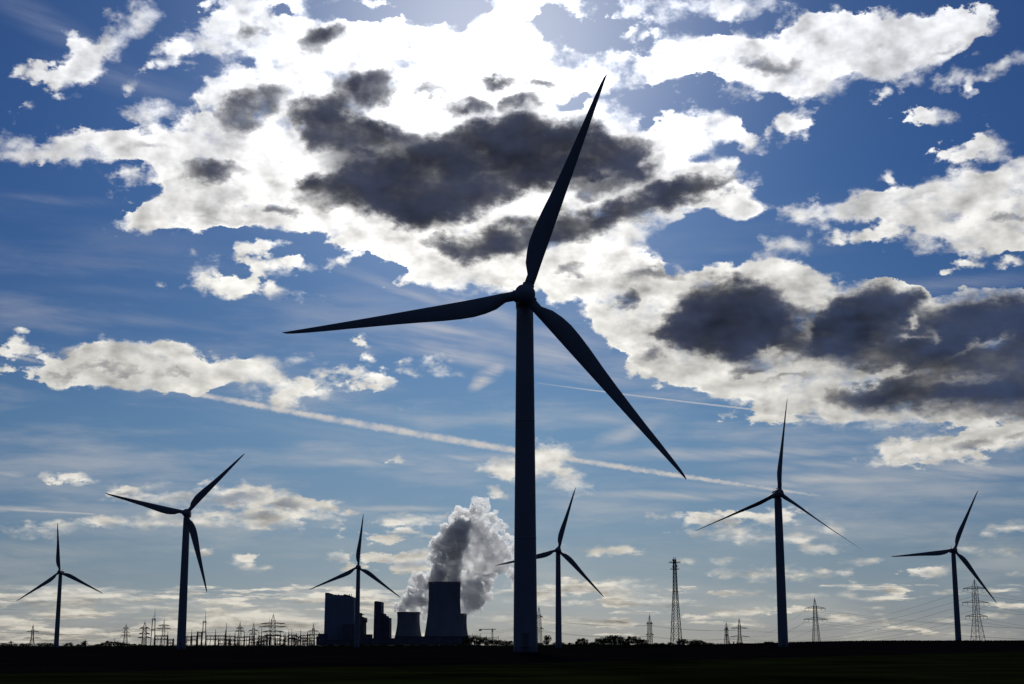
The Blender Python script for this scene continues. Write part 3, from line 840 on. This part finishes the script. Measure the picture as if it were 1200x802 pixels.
G_ = [(181, 196, 745.5, 740, 745), (196, 203, 750, 740, 748), (217, 224, 746.5, 744, 738), (224, 230.5, 746, 738, 740), (231, 236, 741.5, 740, 742), (241, 252, 745.5, 742, 737.5), (252, 263.5, 745.5, 737.5, 738), (264.5, 275, 746, 729.5, 740), (275, 286, 747, 740, 740),
      (286, 297, 746.5, 741, 741), (292, 306, 749, 743, 735.5), (303, 312, 746, 739, 742), (306, 317, 747.5, 735.5, 741), (313, 328, 745, 742, 739), (328, 338, 746, 739, 739), (334, 345, 748, 742, 744), (338, 347, 744.5, 738.5, 742), (341.5, 352, 746, 737, 737.5), (349, 360, 747.5, 743, 739.5),
      (352, 363, 745, 737.5, 740), (360, 374, 744, 740, 741), (301, 309, 752, 745, 745), (322, 333, 751, 744, 743), (355, 368, 751, 743, 744), (270, 280, 751, 745, 744), (256, 268, 750.5, 744, 743)]
for i, (a, b, beam, t0, t1) in enumerate(G_):
    gantry(a, b, 1980 + (i * 37) % 190, t0, t1, (beam, beam + 4.0))

# thin lightning rods over the yard
def rod(px, top, dist):
    p = at(px, 757, dist); gz = ground_z(p.x, p.y); H = at(px, top, dist).z - gz
    m = MB(); m.bar((0, 0, 0), (0, 0, H * .6), .8, .5); m.bar((0, 0, H * .6), (0, 0, H), .5, .2); m.box((0, 0, H * .6), (.9, .9, .35))
    for k in range(4):
        m.bar((0, 0, H * (.12 + .1 * k)), (.7 * (-1) ** k, 0, H * (.16 + .1 * k)), .16)
    o = m.build('lightning_rod', M['steel']); o.location = (p.x, p.y, gz)
    tag(o, 'thin pointed lightning rod standing between the switchyard frames', 'lightning rod', 'lightning rods of the switchyard')
for px, top in ((134, 747), (202.5, 748), (188, 747), (208, 752), (219, 743), (246, 744), (269, 743), (289, 741), (310, 741), (315, 724), (332, 743), (344, 741), (357, 742), (371, 744), (376, 746), (325, 741), (303, 742), (278, 744), (212, 750)):
    rod(px, top, 2000 + (px * 13) % 170)

# radio mast
p = at(792.7, 757, 1225); gz = ground_z(p.x, p.y); k = 1225 / FOC
root = empty('radio_mast', (p.x, p.y, gz), .25)
def zrow(r): return at(792.7, r, 1225).z - gz
b = MB()
lattice(b, 0, zrow(693), 13.4 * k * .80, 5.2 * k * .80, 8, .42, .20)
lattice(b, zrow(693), zrow(656), 5.2 * k * .80, 3.2 * k * .80, 9, .38, .22)
b.build('lattice_body', M['steel'], root)
for r, hw in ((659.7, 5.6), (667.3, 4.2)):
    z = zrow(r); w = hw * k; m = MB()
    m.box((0, 0, z), (2*w, 2*w*.8, .35))
    for sx in (-1, 1):
        m.bar((sx*w, -w*.8, z + 1.0), (sx*w, w*.8, z + 1.0), .12)
        for sy in (-1, 0, 1):
            m.bar((sx*w, sy*w*.8, z), (sx*w, sy*w*.8, z + 1.0), .12)
    m.bar((-w, -w*.8, z + 1.0), (w, -w*.8, z + 1.0), .12); m.bar((-w, w*.8, z + 1.0), (w, w*.8, z + 1.0), .12)
    m.build('platform', M['steel'], root)
for r, sx, rr in ((656.5, -1, .95), (664, -1, 1.05), (663.5, .9, .7)):
    m = MB(); m.lathe([(.15, .7), (rr * .5, .5), (rr * .9, .15), (rr, -.25), (rr * .97, -.3)], 20, 'Y')
    o = m.build('dish', M['paint'], root); o.location = (sx * 2.5 * k, -.9, zrow(r)); o.rotation_euler = (0, 0, -sx * 1.1)
for sx, r in ((-1.4, 652.5), (0, 653.2), (1.4, 652.8), (.7, 655)):
    m = MB(); m.bar((sx * k, 0, zrow(657)), (sx * k, 0, zrow(r)), .3, .2)
    m.build('antenna', M['steel'], root)
m = MB(); m.box((0, 0, zrow(693)), (5.9 * k * .9, 5.9 * k * .9, .5)); m.build('platform', M['steel'], root)
tag(root, 'tall tapering lattice radio mast with dishes and two platforms at its top', 'radio mast')

# ------------------------------------------------------------------ overhead cables
def cable(stations, sag, label, group, r=.12):
    m = MB(); pts = []
    for a, b in zip(stations, stations[1:]):
        a, b = Vector(a), Vector(b); n = 24
        for i in range(n + (1 if b == Vector(stations[-1]) else 0)):
            t = i / n; q = a.lerp(b, t); q.z -= sag * (a - b).length / 300.0 * 4 * t * (1 - t)
            pts.append(q)
    m.tube(pts, r)
    o = m.build('overhead_cable', M['cable'], smooth=True)
    tag(o, label, 'cable', group)
def arm_tip(key, i, side, frac=1.0, drop=2.5):
    x, y, z0, arms, rz = PYL[key]
    z, hw = arms[min(i, len(arms) - 1)]
    return (x + side * hw * frac * math.cos(rz), y + side * hw * frac * math.sin(rz), z0 + z - drop)
for i in range(3):
    for s in (-1, 1):
        a = arm_tip(1141.5, i, s)
        off = at(1330, (700, 716, 731)[i] + (3 if s < 0 else 0), 1050)
        cable([tuple(off), a, arm_tip(866, min(i, 1), s, (1, 1, .55)[i])], 5.0, 'thin cable sagging from the three-armed pylon towards the far two-armed one', 'cables of the big ridge pylon', .09)
for i in range(2):
    for s in (-1, 1):
        off = at(1420, (738, 750)[i] + s, 1500)
        cable([tuple(off), arm_tip(954.5, i, s), arm_tip(851, i, s)], 6.0, 'thin cable running past the slim pylon on the ridge', 'cables of the slim ridge pylon', .07)
for i in range(2):
    for s in (-1, 1):
        cable([arm_tip(866, i, s, .55), arm_tip(761, i, s), arm_tip(631.5, i, s), tuple(at(556, (741, 746)[i] + s, 2400))], 4.5, 'thin cable strung over the tree clump past the lone pylon and the radio mast', 'cables over the tree clump', .11)
for i in range(2):
    for s in (-1, 1):
        cable([tuple(at(-90, (728, 741)[i] + 2 * s, 2200)), arm_tip(39, i, s), arm_tip(148, i, s), arm_tip(170, i, s)], 4.5, 'thin cable strung from the outer pylon past the smallest turbine to the switchyard', 'cables beside the smallest turbine', .12)
for j, (pa, ia, pb, ib) in enumerate(((170, 0, 192.5, 0), (192.5, 1, 281.5, 0), (281.5, 0, 297.5, 0), (297.5, 0, 320.5, 0), (320.5, 1, 367.5, 0))):
    for s in (-1, 1):
        cable([arm_tip(pa, ia, s), arm_tip(pb, ib, s)], 9.0, 'short cable slung between neighbouring switchyard pylons', 'cables across the switchyard', .12)

# ------------------------------------------------------------------ power station, four kilometres off
D0 = 4100.0
def PS(px, py, d=D0):
    q = at(px, py, d); return (q.x, q.z)
def prism(mb, outline, d, depth):
    "outline of photo pixels as a solid of real depth standing at distance d"
    pts = [PS(x, y, d) for x, y in outline]
    n = len(pts); c = sum(x for x, _ in pts) / n
    vs = [(x, d, z) for x, z in pts] + [(x, d + depth, z) for x, z in pts]
    area = sum(pts[i][0]*pts[(i+1) % n][1] - pts[(i+1) % n][0]*pts[i][1] for i in range(n))
    fs = [tuple(range(n)), tuple(range(n, 2*n))[::-1]] + [(i, i+n, (i+1) % n + n, (i+1) % n) for i in range(n)]
    if area < 0:
        fs = [f[::-1] for f in fs]
    mb.add(vs, fs)
GB = 758.5
root = empty('boiler_house', (PS(397, GB)[0], D0, 0)); org = Vector(root.location)
def part(mb, name, mat, rt, smooth=False):
    o = mb.build(name, mat, rt, smooth)
    o.matrix_parent_inverse = Matrix.Translation(-Vector(rt.location)); return o
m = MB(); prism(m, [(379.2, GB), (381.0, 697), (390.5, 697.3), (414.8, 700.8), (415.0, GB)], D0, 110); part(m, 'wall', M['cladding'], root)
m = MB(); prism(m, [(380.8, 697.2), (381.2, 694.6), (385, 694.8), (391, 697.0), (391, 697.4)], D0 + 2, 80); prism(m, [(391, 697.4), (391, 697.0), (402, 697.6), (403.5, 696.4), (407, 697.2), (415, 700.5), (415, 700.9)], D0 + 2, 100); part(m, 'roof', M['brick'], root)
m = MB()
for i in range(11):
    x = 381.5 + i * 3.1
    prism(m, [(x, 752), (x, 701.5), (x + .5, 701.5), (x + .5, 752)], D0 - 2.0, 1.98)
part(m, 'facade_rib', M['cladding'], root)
m = MB(); prism(m, [(400.5, GB), (400.5, 732), (415.5, 731.5), (416.5, GB)], D0 - 60, 57); part(m, 'annexe', M['brick'], root)
m = MB()
for x, w, h in ((383, .5, 1.2), (393, .8, .8), (396.5, .4, 1.5), (409, .9, .9), (411.5, .3, 1.6)):
    prism(m, [(x, 701), (x, 697.6 - h), (x + w, 697.6 - h), (x + w, 701)], D0 + 20, 8)
part(m, 'roof_vent', M['steel'], root)
tag(root, 'huge slab-sided boiler house of the power station, taller than its neighbours', 'power station hall')
root = empty('filter_building', (PS(424, GB)[0], D0, 0))
m = MB(); prism(m, [(416.5, GB), (416.5, 718.5), (421, 718.0), (421, 722.0), (427, 724.0), (427, 728.5), (425.8, 729.5), (425.8, GB)], D0 + 130, 90); part(m, 'wall', M['brick'], root)
m = MB(); prism(m, [(420, 718.8), (424.5, 719.8), (424.5, 720.6), (420, 720.4)], D0 + 125, 60); prism(m, [(425.5, 726.5), (428, 726.8), (428, 727.8), (425.5, 728)], D0 + 125, 60); part(m, 'duct', M['brick'], root)
tag(root, 'stepped dark plant block directly behind the small turbine tower', 'industrial building')
root = empty('chimney', (PS(432.6, GB)[0], D0 + 200, 0)); kk = D0 / FOC
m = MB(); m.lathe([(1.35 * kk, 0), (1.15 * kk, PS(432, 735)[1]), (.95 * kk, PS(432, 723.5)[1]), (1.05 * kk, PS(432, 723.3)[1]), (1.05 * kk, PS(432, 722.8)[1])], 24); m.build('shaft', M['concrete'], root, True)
m = MB(); z = PS(432, 731)[1]; m.lathe([(1.2 * kk, z), (1.6 * kk, z + .3), (1.6 * kk, z + 1.4), (1.2 * kk, z + 1.5)], 24); m.build('platform', M['steel'], root)
tag(root, 'thin free-standing chimney between two dark plant blocks', 'chimney')
root = empty('old_boiler_block', (PS(447, GB)[0], D0 + 60, 0))
m = MB(); prism(m, [(437.2, GB), (438.6, 705.2), (446.6, 705.2), (446.6, GB)], D0 + 60, 90); part(m, 'tower_wall', M['brick'], root)
m = MB(); prism(m, [(446.7, GB), (446.7, 719), (450, 719), (450, 721.8), (453, 721.8), (453, 724), (456.2, 724), (456.2, GB)], D0 + 65, 80); part(m, 'wall', M['brick'], root)
m = MB(); prism(m, [(439.2, 705.1), (439.2, 704.6), (442.5, 704.6), (442.5, 705.1)], D0 + 70, 40); prism(m, [(447.5, 718.9), (447.5, 717.9), (448.2, 717.9), (448.2, 718.9)], D0 + 70, 10); prism(m, [(451, 721.7), (451, 721.0), (452, 721.0), (452, 721.7)], D0 + 70, 10); part(m, 'roof_house', M['brick'], root)
tag(root, 'dark boiler block stepping down like stairs beside the cooling towers', 'industrial building')

def cooling_tower(px, half_top, half_base, top, d, waist, label):
    k = d / FOC * .985
    p = PS(px, GB, d); H = PS(px, top, d)[1]
    root = empty('cooling_tower', (p[0], d, 0))
    prof = []
    for i in range(33):
        t = i / 32; z = 9 + (H - 9) * t
        if t < .76:
            r = math.sqrt(waist ** 2 + (half_base ** 2 - waist ** 2) * ((.76 - t) / .76) ** 2)
        else:
            r = math.sqrt(waist ** 2 + (half_top ** 2 - waist ** 2) * ((t - .76) / .24) ** 2)
        prof.append((r * k, z))
    sh = MB(); sh.lathe(prof, 72, cap=False)
    inner = [(r - 1.2, z) for r, z in prof][::-1]
    n0 = len(sh.v); sh.lathe(inner, 72, cap=False)
    m_ = 72; last = (len(prof) - 1) * 72
    sh.f += [(last + k2, last + (k2 + 1) % 72, n0 + (k2 + 1) % 72, n0 + k2) for k2 in range(72)]
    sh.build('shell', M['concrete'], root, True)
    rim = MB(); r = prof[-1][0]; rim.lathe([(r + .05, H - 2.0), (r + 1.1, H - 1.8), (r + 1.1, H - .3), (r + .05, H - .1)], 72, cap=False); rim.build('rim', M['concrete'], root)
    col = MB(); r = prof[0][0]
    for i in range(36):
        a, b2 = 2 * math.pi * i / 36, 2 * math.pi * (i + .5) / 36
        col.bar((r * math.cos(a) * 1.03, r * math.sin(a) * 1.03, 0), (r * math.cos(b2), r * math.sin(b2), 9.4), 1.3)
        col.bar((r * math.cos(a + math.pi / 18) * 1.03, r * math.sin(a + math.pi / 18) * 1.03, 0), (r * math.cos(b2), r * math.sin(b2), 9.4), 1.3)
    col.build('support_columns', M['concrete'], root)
    tag(root, label, 'cooling tower', 'cooling towers of the power station')
cooling_tower(520.3, 19.0, 24.5, 682.5, D0, 18.6, 'tallest cooling tower, a dark broad cylinder with steam rolling off its top')
cooling_tower(478.3, 13.6, 17.8, 717.4, D0 + 60, 13.1, 'short cooling tower standing clear beside the tallest one, steam leaning over it')
cooling_tower(533.5, 13.7, 17.0, 719.2, D0 + 330, 13.1, 'short cooling tower mostly hidden behind the tallest one')

def hall(outline, d, depth, label, name='low_hall', mat='brick'):
    c = sum(x for x, _ in outline) / len(outline)
    root = empty(name, (PS(c, GB, d)[0], d, 0))
    m = MB(); prism(m, outline, d, depth); part(m, 'wall', M[mat], root)
    top = min(y for _, y in outline); xs = [x for x, y in outline if y < top + .5]
    m = MB(); prism(m, [(min(xs) - .15, top - .05), (max(xs) + .15, top - .05), (max(xs) + .15, top - .45), (min(xs) - .15, top - .45)], d - 1, depth + 2); part(m, 'roof', M['steel'], root)
    tag(root, label, 'industrial building')
hall([(370.5, GB), (370.5, 746), (372.5, 746), (372.5, 743.2), (381, 743.2), (381, GB)], 3960, 60, 'low flat block leaning against the boiler house foot')
hall([(426, GB), (426, 744), (434.5, 744), (434.5, GB)], 3990, 50, 'low hall at the foot of the thin chimney')
hall([(434.6, GB), (434.6, 748.5), (463, 748.5), (463, GB)], 3970, 50, 'long low hall before the stair-shaped boiler block')
hall([(463.3, GB), (463.3, 746.3), (548, 746.3), (548, GB)], 3900, 50, 'very long low hall hiding the feet of the cooling towers')
hall([(381.2, GB), (381.2, 750.5), (425.8, 750.5), (425.8, GB)], 3920, 40, 'low hall before the boiler house')
hall([(897.5, 759), (897.5, 752.6), (906.5, 752.6), (906.5, 759)], 1150, 8, 'small flat-roofed shed on the ridge beside the feathered turbine', 'shed')
hall([(854, 759), (854, 751.6), (855, 751.6), (855, 759)], 1500, 3, 'small post-like transformer house between the paired far pylons', 'transformer_house')
hall([(859.6, 759), (859.6, 752.4), (860.6, 752.4), (860.6, 759)], 1500, 3, 'second post-like transformer house nearer the two wide-armed pylon', 'transformer_house')

# tower crane on the bank
p = at(577, 757, 2500); kk = 2500 / FOC
root = empty('tower_crane', (p.x, p.y, 0))
zt = at(577, 737, 2500).z
m = MB(); lattice(m, 0, zt, 1.7 * kk, 1.5 * kk, 10, .5, .3); m.build('mast', M['steel'], root)
m = MB(); z = at(577, 738.3, 2500).z
for yy in (-.7, .7):
    m.bar((-14.5 * kk, yy, z), (4.5 * kk, yy, z), .35)
m.bar((-14.5 * kk, 0, z + 1.4), (4.5 * kk, 0, z + 1.4), .3)
for i in range(24):
    x0 = -14.5 * kk + 19 * kk * i / 24
    m.bar((x0, -.7, z), (x0 + 19 * kk / 48, 0, z + 1.4), .2); m.bar((x0 + 19 * kk / 48, 0, z + 1.4), (x0 + 19 * kk / 24, .7, z), .2)
m.build('jib', M['steel'], root)
m = MB(); m.box((-14 * kk, 0, z - .4), (3.2 * kk, 2.4, 2.4 * kk * .8)); m.build('counterweight', M['concrete'], root)
m = MB(); m.box((0, -1.2, z - 1.8), (1.9, 1.8, 2.2)); m.build('cab', M['brick'], root)
tag(root, 'small crane with a level jib and dark block at its end, on the bank', 'crane')
def scaffold(x0, x1, top, d, label):
    k = d / FOC; p = at((x0 + x1) / 2, 757, d); root = empty('pipe_bridge', (p.x, p.y, 0)); w = (x1 - x0) * k / 2
    zt = at(x0, top, d).z
    m = MB()
    for z in (zt, zt - 1.6):
        for yy in (-1, 1):
            m.bar((-w, yy, z), (w, yy, z), .45)
    n = int(2 * w / 4)
    for i in range(n):
        m.bar((-w + 2*w*i/n, -1, zt - 1.6), (-w + 2*w*(i+1)/n, -1, zt), .25)
    m.build('deck', M['steel'], root)
    for i in range(4):
        q = MB(); x = -w + 2 * w * i / 3; q.bar((x, -1, 0), (x, -1, zt), .5); q.bar((x, 1, 0), (x, 1, zt + (3 if i % 2 else 0)), .5); q.build('leg', M['steel'], root)
    tag(root, label, 'pipe bridge', 'pipe bridges on the bank')
scaffold(549, 563, 744.5, 2600, 'frame of a pipe bridge next to the cooling towers, partly behind the bank')
scaffold(563, 584, 746.8, 2620, 'longer pipe bridge frame passing behind the small crane')

# ------------------------------------------------------------------ trees, hedges, standing crop
def leaf_cloud(mb, centre, rad, n, size, rg):
    "leaf clumps scattered through an uneven ellipsoid, thinner towards its skin"
    cx, cy, cz = centre
    for _ in range(n):
        while True:
            u = Vector((rg.uniform(-1, 1), rg.uniform(-1, 1), rg.uniform(-1, 1)))
            if u.length <= 1: break
        if rg.random() < .55 and u.length > 1e-3:
            u = u.normalized() * rg.uniform(.72, 1.04)
        p = Vector((cx + u.x * rad[0], cy + u.y * rad[1], cz + u.z * rad[2]))
        a = Vector((rg.gauss(0, 1), rg.gauss(0, 1), rg.gauss(0, 1))).normalized()
        b = a.orthogonal().normalized(); c = a.cross(b)
        s = size * rg.uniform(.6, 1.4)
        th = rg.uniform(0, 6.28)
        b, c = b * math.cos(th) + c * math.sin(th), c * math.cos(th) - b * math.sin(th)
        o = len(mb.v)
        mb.v += [tuple(p + b * s), tuple(p + c * s * .6 + a * s * .2), tuple(p - b * s * .9), tuple(p - c * s * .6 + a * s * .15)]
        mb.f.append((o, o + 1, o + 2, o + 3))

def make_tree(seed, H=10.0):
    rg = random.Random(seed)
    root = empty('tree', (0, 0, 0))
    t = MB()
    pts = [Vector((0, 0, -.4)), Vector((rg.uniform(-.2, .2), 0, H * .2)), Vector((rg.uniform(-.4, .4), rg.uniform(-.3, .3), H * .5)), Vector((rg.uniform(-.5, .5), 0, H * .8))]
    for a, b, w, w2 in ((0, 1, .55, .45), (1, 2, .45, .3), (2, 3, .3, .12)):
        t.bar(pts[a], pts[b], w, w2)
    lobes = []
    for i in range(9):
        an = 2 * math.pi * i / 9 + rg.uniform(-.3, .3); rr = H * rg.uniform(.16, .34); z = H * rg.uniform(.34, .8)
        e = Vector((math.cos(an) * rr, math.sin(an) * rr, z))
        t.bar(pts[1].lerp(pts[2], rg.random()), e, .2, .07)
        lobes.append((e, H * rg.uniform(.13, .22)))
    lobes.append((pts[3], H * .19)); lobes.append((Vector((0, 0, H * .55)), H * .26))
    t.build('trunk', M['bark'], root)
    m = MB()
    for e, r in lobes:
        leaf_cloud(m, e, (r, r, r * .8), 85, .42, rg)
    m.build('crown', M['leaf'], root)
    return root
PROTO = [make_tree(s) for s in (3, 11, 25, 42, 58)]
used = set()
def plant(px, top, dist, width_px, label, group):
    p = at(px, 757, dist); gz = ground_z(p.x, p.y)
    H = at(px, top, dist).z - gz
    i = rnd.randrange(len(PROTO))
    if i not in used:
        r = PROTO[i]; used.add(i)
    else:
        r = dup(PROTO[i], (0, 0, 0))
    r.location = (p.x, p.y, gz); r.rotation_euler = (0, 0, rnd.uniform(0, 6.28))
    wx = width_px * dist / FOC / 7.2
    r.scale = (wx, wx, H / 8.4)
    tag(r, label, 'tree', group)

CLUMP = [(700, 749.5, 8), (705, 748, 9), (711, 747, 11), (717, 745.6, 11), (723, 745.8, 11), (729, 748, 9), (734, 749.5, 8), (738, 747.2, 8), (744, 746.8, 9), (750, 748.5, 9), (755, 750.5, 9)]
for x, t, w in CLUMP:
    plant(x, t, 1420 + rnd.uniform(-40, 40), w, 'dark tree in the dense clump between the half-hidden turbine and a lone pylon', 'trees of the dense clump')
for x, t, w, lab in ((641, 746.5, 9, 'small round tree between the gap pylon and the half-hidden turbine'), (678, 749.6, 8, 'lower of two small trees close to the half-hidden turbine'), (684, 748.8, 9, 'taller of two small trees close to the half-hidden turbine')):
    plant(x, t, 1300 + rnd.uniform(-30, 30), w, lab, 'scattered horizon trees')
for x, t, w in ((652, 753, 9), (659, 753.5, 9), (668, 754, 8), (690, 753.5, 9), (694, 753, 9)):
    plant(x, t, 1350 + rnd.uniform(-40, 40), w, 'low bush-like tree in the hedge by the half-hidden turbine', 'low trees by the half-hidden turbine')
for x, t, w in ((797, 749.8, 9), (802, 750, 8), (809, 751.5, 8), (815, 750.5, 9), (820, 750.8, 9), (826, 752.6, 8), (786, 753.2, 8), (776, 753.8, 8), (832, 753.6, 8), (769, 753.8, 9)):
    plant(x, t, 1420 + rnd.uniform(-40, 40), w, 'low dark tree in the row at the foot of the radio mast', 'trees at the radio mast')
for x, t, w in ((866, 753.2, 6), (870, 753.8, 6), (875, 754.2, 6)):
    plant(x, t, 1450, w, 'tiny bush at the foot of the two wide-armed far pylon', 'bushes under the far pylon')
for x, t, w in ((4, 756.3, 10), (18, 756.8, 6), (26, 756.3, 8), (33, 756.3, 8), (47, 756.2, 9), (54, 755.9, 9), (60, 756.4, 9), (78, 756.2, 6), (83, 755.6, 5), (92, 757, 6), (98, 755.2, 7), (10, 757, 8)):
    plant(x, t - 2.0, 1650 + rnd.uniform(-50, 50), w, 'small tree in the low row under the smallest turbine', 'trees under the smallest turbine')
for x, t, w in ((108, 757.2, 8), (114, 756.2, 9), (120, 754.6, 9), (126, 753.0, 7), (131, 753.8, 9), (138, 753.6, 9), (144, 754.4, 9), (150, 755.4, 9), (157, 756, 9), (164, 756.2, 8)):
    plant(x, t - 1.0, 1750 + rnd.uniform(-50, 50), w, 'dark tree on the wooded mound before the three-armed pale pylon', 'trees of the wooded mound')
for x, t, w in ((550, 746.6, 10), (556, 746.4, 10), (562, 747.6, 9), (568, 748.4, 9), (574, 749.4, 9), (580, 750.2, 9), (586, 751, 9), (592, 751.5, 9), (598, 752, 9), (628, 753.5, 9), (634, 754, 8), (545, 747.5, 9)):
    plant(x, t, 1800 + rnd.uniform(-50, 50), w, 'dark tree on the bank sloping down from the cooling towers', 'trees of the bank')
for o in PROTO:
    if 'label' not in o:
        for ch in list(o.children): bpy.data.objects.remove(ch)
        bpy.data.objects.remove(o)

# one unbroken hedge and scrub line under all of them: nobody could count its bushes
from mathutils import noise as mnoise
m = MB(); rg = random.Random(5)
def hedge_top(px):
    base = 757.0 - .9 * sstep(100, 150, px) - .3 * sstep(540, 560, px) - 1.2 * sstep(600, 700, px)
    if 370 < px < 560: base -= 1.5 * sstep(370, 400, px) * (1 - sstep(540, 575, px)) * .6
    return base + 1.1 * mnoise.noise((px * .11, 0, 0)) + .8 * mnoise.noise((px * .37, 3, 0)) + .5 * mnoise.noise((px * 1.1, 7, 0))
prev = None
px = -40.0
while px < 905:
    d = 1480 + 25 * math.sin(px * .05)
    p = at(px, 757, d); gz = ground_z(p.x, p.y); zt = max(gz + 1.0, at(px, hedge_top(px), d).z)
    ring = [(p.x, d - 2.2, gz - .5), (p.x, d - 1.6, gz + (zt - gz) * .7), (p.x, d, zt - .3), (p.x, d + 1.6, gz + (zt - gz) * .7), (p.x, d + 2.2, gz - .5)]
    o = len(m.v); m.v += ring
    if prev is not None:
        m.f += [(prev + k, o + k, o + k + 1, prev + k + 1) for k in range(4)]
    prev = o
    for _ in range(7):
        zz = gz + (zt - gz) * rg.uniform(.55, 1.08)
        leaf_cloud(m, (p.x + rg.uniform(-.5, .5), d + rg.uniform(-2, 2), zz), (.5, .5, .4), 1, .42, rg)
    px += .8
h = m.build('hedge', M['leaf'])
tag(h, 'low unbroken dark hedge and scrub running along the horizon', 'hedge', kind='stuff')

# standing crop on the ridge edge
m = MB()
for _ in range(9000):
    a = rg.uniform(3.5, 21.0); d = rg.uniform(940, 1120)
    x, y = d * math.sin(math.radians(a)), d * math.cos(math.radians(a)); z = ground_z(x, y)
    h = rg.uniform(.35, .95); w = rg.uniform(.25, .6); th = rg.uniform(0, 3.14)
    o = len(m.v); m.v += [(x - w*math.cos(th), y - w*math.sin(th), z - .1), (x + w*math.cos(th), y + w*math.sin(th), z - .1), (x + rg.uniform(-.3, .3), y + rg.uniform(-.2, .2), z + h)]
    m.f.append((o, o + 1, o + 2))
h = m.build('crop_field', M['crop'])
tag(h, 'short dark standing crop along the rounded ridge', 'crop', kind='stuff')

# ------------------------------------------------------------------ steam
def steam_material(name, density, aniso=.78):
    mt = bpy.data.materials.new(name); mt.use_nodes = True
    t = mt.node_tree; t.nodes.clear()
    v = t.nodes.new('ShaderNodeVolumePrincipled'); o = t.nodes.new('ShaderNodeOutputMaterial')
    t.links.new(v.outputs[0], o.inputs['Volume'])
    v.inputs['Color'].default_value = (.976, .983, .993, 1); v.inputs['Density'].default_value = density
    v.inputs['Anisotropy'].default_value = aniso
    return mt

def steam(name, spheres, d, label, density, voxel, seed, amp=1.0):
    rg = random.Random(seed); k = d / FOC * .99
    bm = bmesh.new()
    for s in spheres:
        px, py, r = s[:3]; dz = s[3] if len(s) > 3 else rg.uniform(-10, 10)
        q = at(px, py, d)
        mat = Matrix.Translation((q.x, d + dz * k * .6, q.z)) @ Matrix.Diagonal((1, 1.0, .95, 1))
        bmesh.ops.create_icosphere(bm, subdivisions=3, radius=r * k, matrix=mat)
        for _ in range(5):                                    # cauliflower lumps on its skin
            u = Vector((rg.gauss(0, 1), rg.gauss(0, 1), rg.gauss(0, 1))).normalized()
            rr = r * k * rg.uniform(.25, .5)
            bmesh.ops.create_icosphere(bm, subdivisions=2, radius=rr, matrix=Matrix.Translation(Vector((q.x, d + dz * k * .6, q.z)) + u * (r * k * .88)))
    me = bpy.data.meshes.new(name); bm.to_mesh(me); bm.free()
    o = bpy.data.objects.new(name, me); C.objects.link(o)
    md = o.modifiers.new('fuse', 'REMESH'); md.mode = 'VOXEL'; md.voxel_size = voxel
    dg = bpy.context.evaluated_depsgraph_get()
    me2 = bpy.data.meshes.new_from_object(o.evaluated_get(dg))
    o.modifiers.clear(); o.data = me2; bpy.data.meshes.remove(me); me2.name = name
    n = len(me2.vertices); co = np.empty(n * 3, np.float32); no = np.empty(n * 3, np.float32)
    me2.vertices.foreach_get('co', co); me2.vertex_normals.foreach_get('vector', no)
    co = co.reshape(-1, 3); no = no.reshape(-1, 3)
    disp = np.empty(n, np.float32)
    for i in range(n):
        p = Vector((float(co[i, 0]), float(co[i, 1]), float(co[i, 2])))
        w = 9.0 * amp * (1 - abs(mnoise.noise(p * .030)) * 2.2) + 6.0 * amp * (.8 - abs(mnoise.noise(p * .075 + Vector((5, 0, 0)))) * 2) + 2.6 * amp * mnoise.noise(p * .16) + 1.3 * amp * mnoise.noise(p * .36)
        disp[i] = w - 5.0 * amp
    co += no * disp[:, None]
    me2.vertices.foreach_set('co', co.ravel()); me2.update(); me2.shade_smooth()
    me2.materials.clear(); me2.materials.append(steam_material(name + '_vapour', density))
    tag(o, label, 'steam plume', 'steam plumes of the cooling towers', 'thing')
    return o

SA = [(509,652,8),(511,640,6),(538,628,11),(519,650,11),(545,616,7),(529,650,10),(528,660,9),(508,679,8),(517,677,11),(527,678,11),(534,680,8),(517,667,13),(526,669,13),(518,656,11),(527,657,12),(515,646,9),(522,644,13),(531,646,11),(526,634,12),(536,633,11),(519,637,8),(533,623,11),(542,619,10)]
SA2 = [(530,612,7),(540,609,11),(548,604,9),(556,610,11),(553,598,6),(561,601,6),(562,620,12),(552,627,13),(566,632,13),(575,629,9),(580,641,11),(570,646,13),(588,648,8),(592,641,5),(583,660,9),(591,666,7),(545,640,11),(552,652,11),(560,660,10),(545,664,9),(550,676,7),(572,660,9),(598,672,6),(604,682,5),(600,655,6),(594,630,6),(602,641,5),(586,617,6),(577,606,6),(569,593,5),(561,590,6),(608,650,4),(590,655,9),(580,650,10),(566,645,11),(543,597,5)]
SC3 = [(545,700,10),(553,704,10),(562,706,8),(548,690,11),(544,685,9),(566,698,8),(541,716,6),(548,713,8),(555,709,9),(562,700,9),(556,695,12),(548,696,10),(565,690,9),(558,683,11),(568,679,8),(551,676,11),(563,667,11),(572,669,9),(556,657,11),(567,654,10)]
SB = [(467,714.5,5),(475,713,6),(484,713,7),(474,706,6.5),(482,705,8.5),(491,706,8),(485,696,8.5),(493,696,9),(500,700,8),(496,685,8),(492,678,6.5),(499,684,8),(505,690,8),(487,684,5),(498,716,5),(500,724,3.5)]
steam('steam_plume', SA, D0, 'dense dark column of steam boiling straight up from the tallest cooling tower', .14, 3.2, 1, 1.6)
steam('steam_plume', SA2, D0 + 90, 'bright billowing head of steam drifting off above the cooling towers', .08, 3.5, 2, 1.6)
steam('steam_plume', SC3, D0 + 330, 'grey steam spilling from the hidden cooling tower behind the tallest one', .11, 3.2, 3, 1.5)
steam('steam_plume', SB, D0 + 60, 'grey steam leaning from the short cooling tower with a bright rim', .13, 3.2, 4, 1.5)
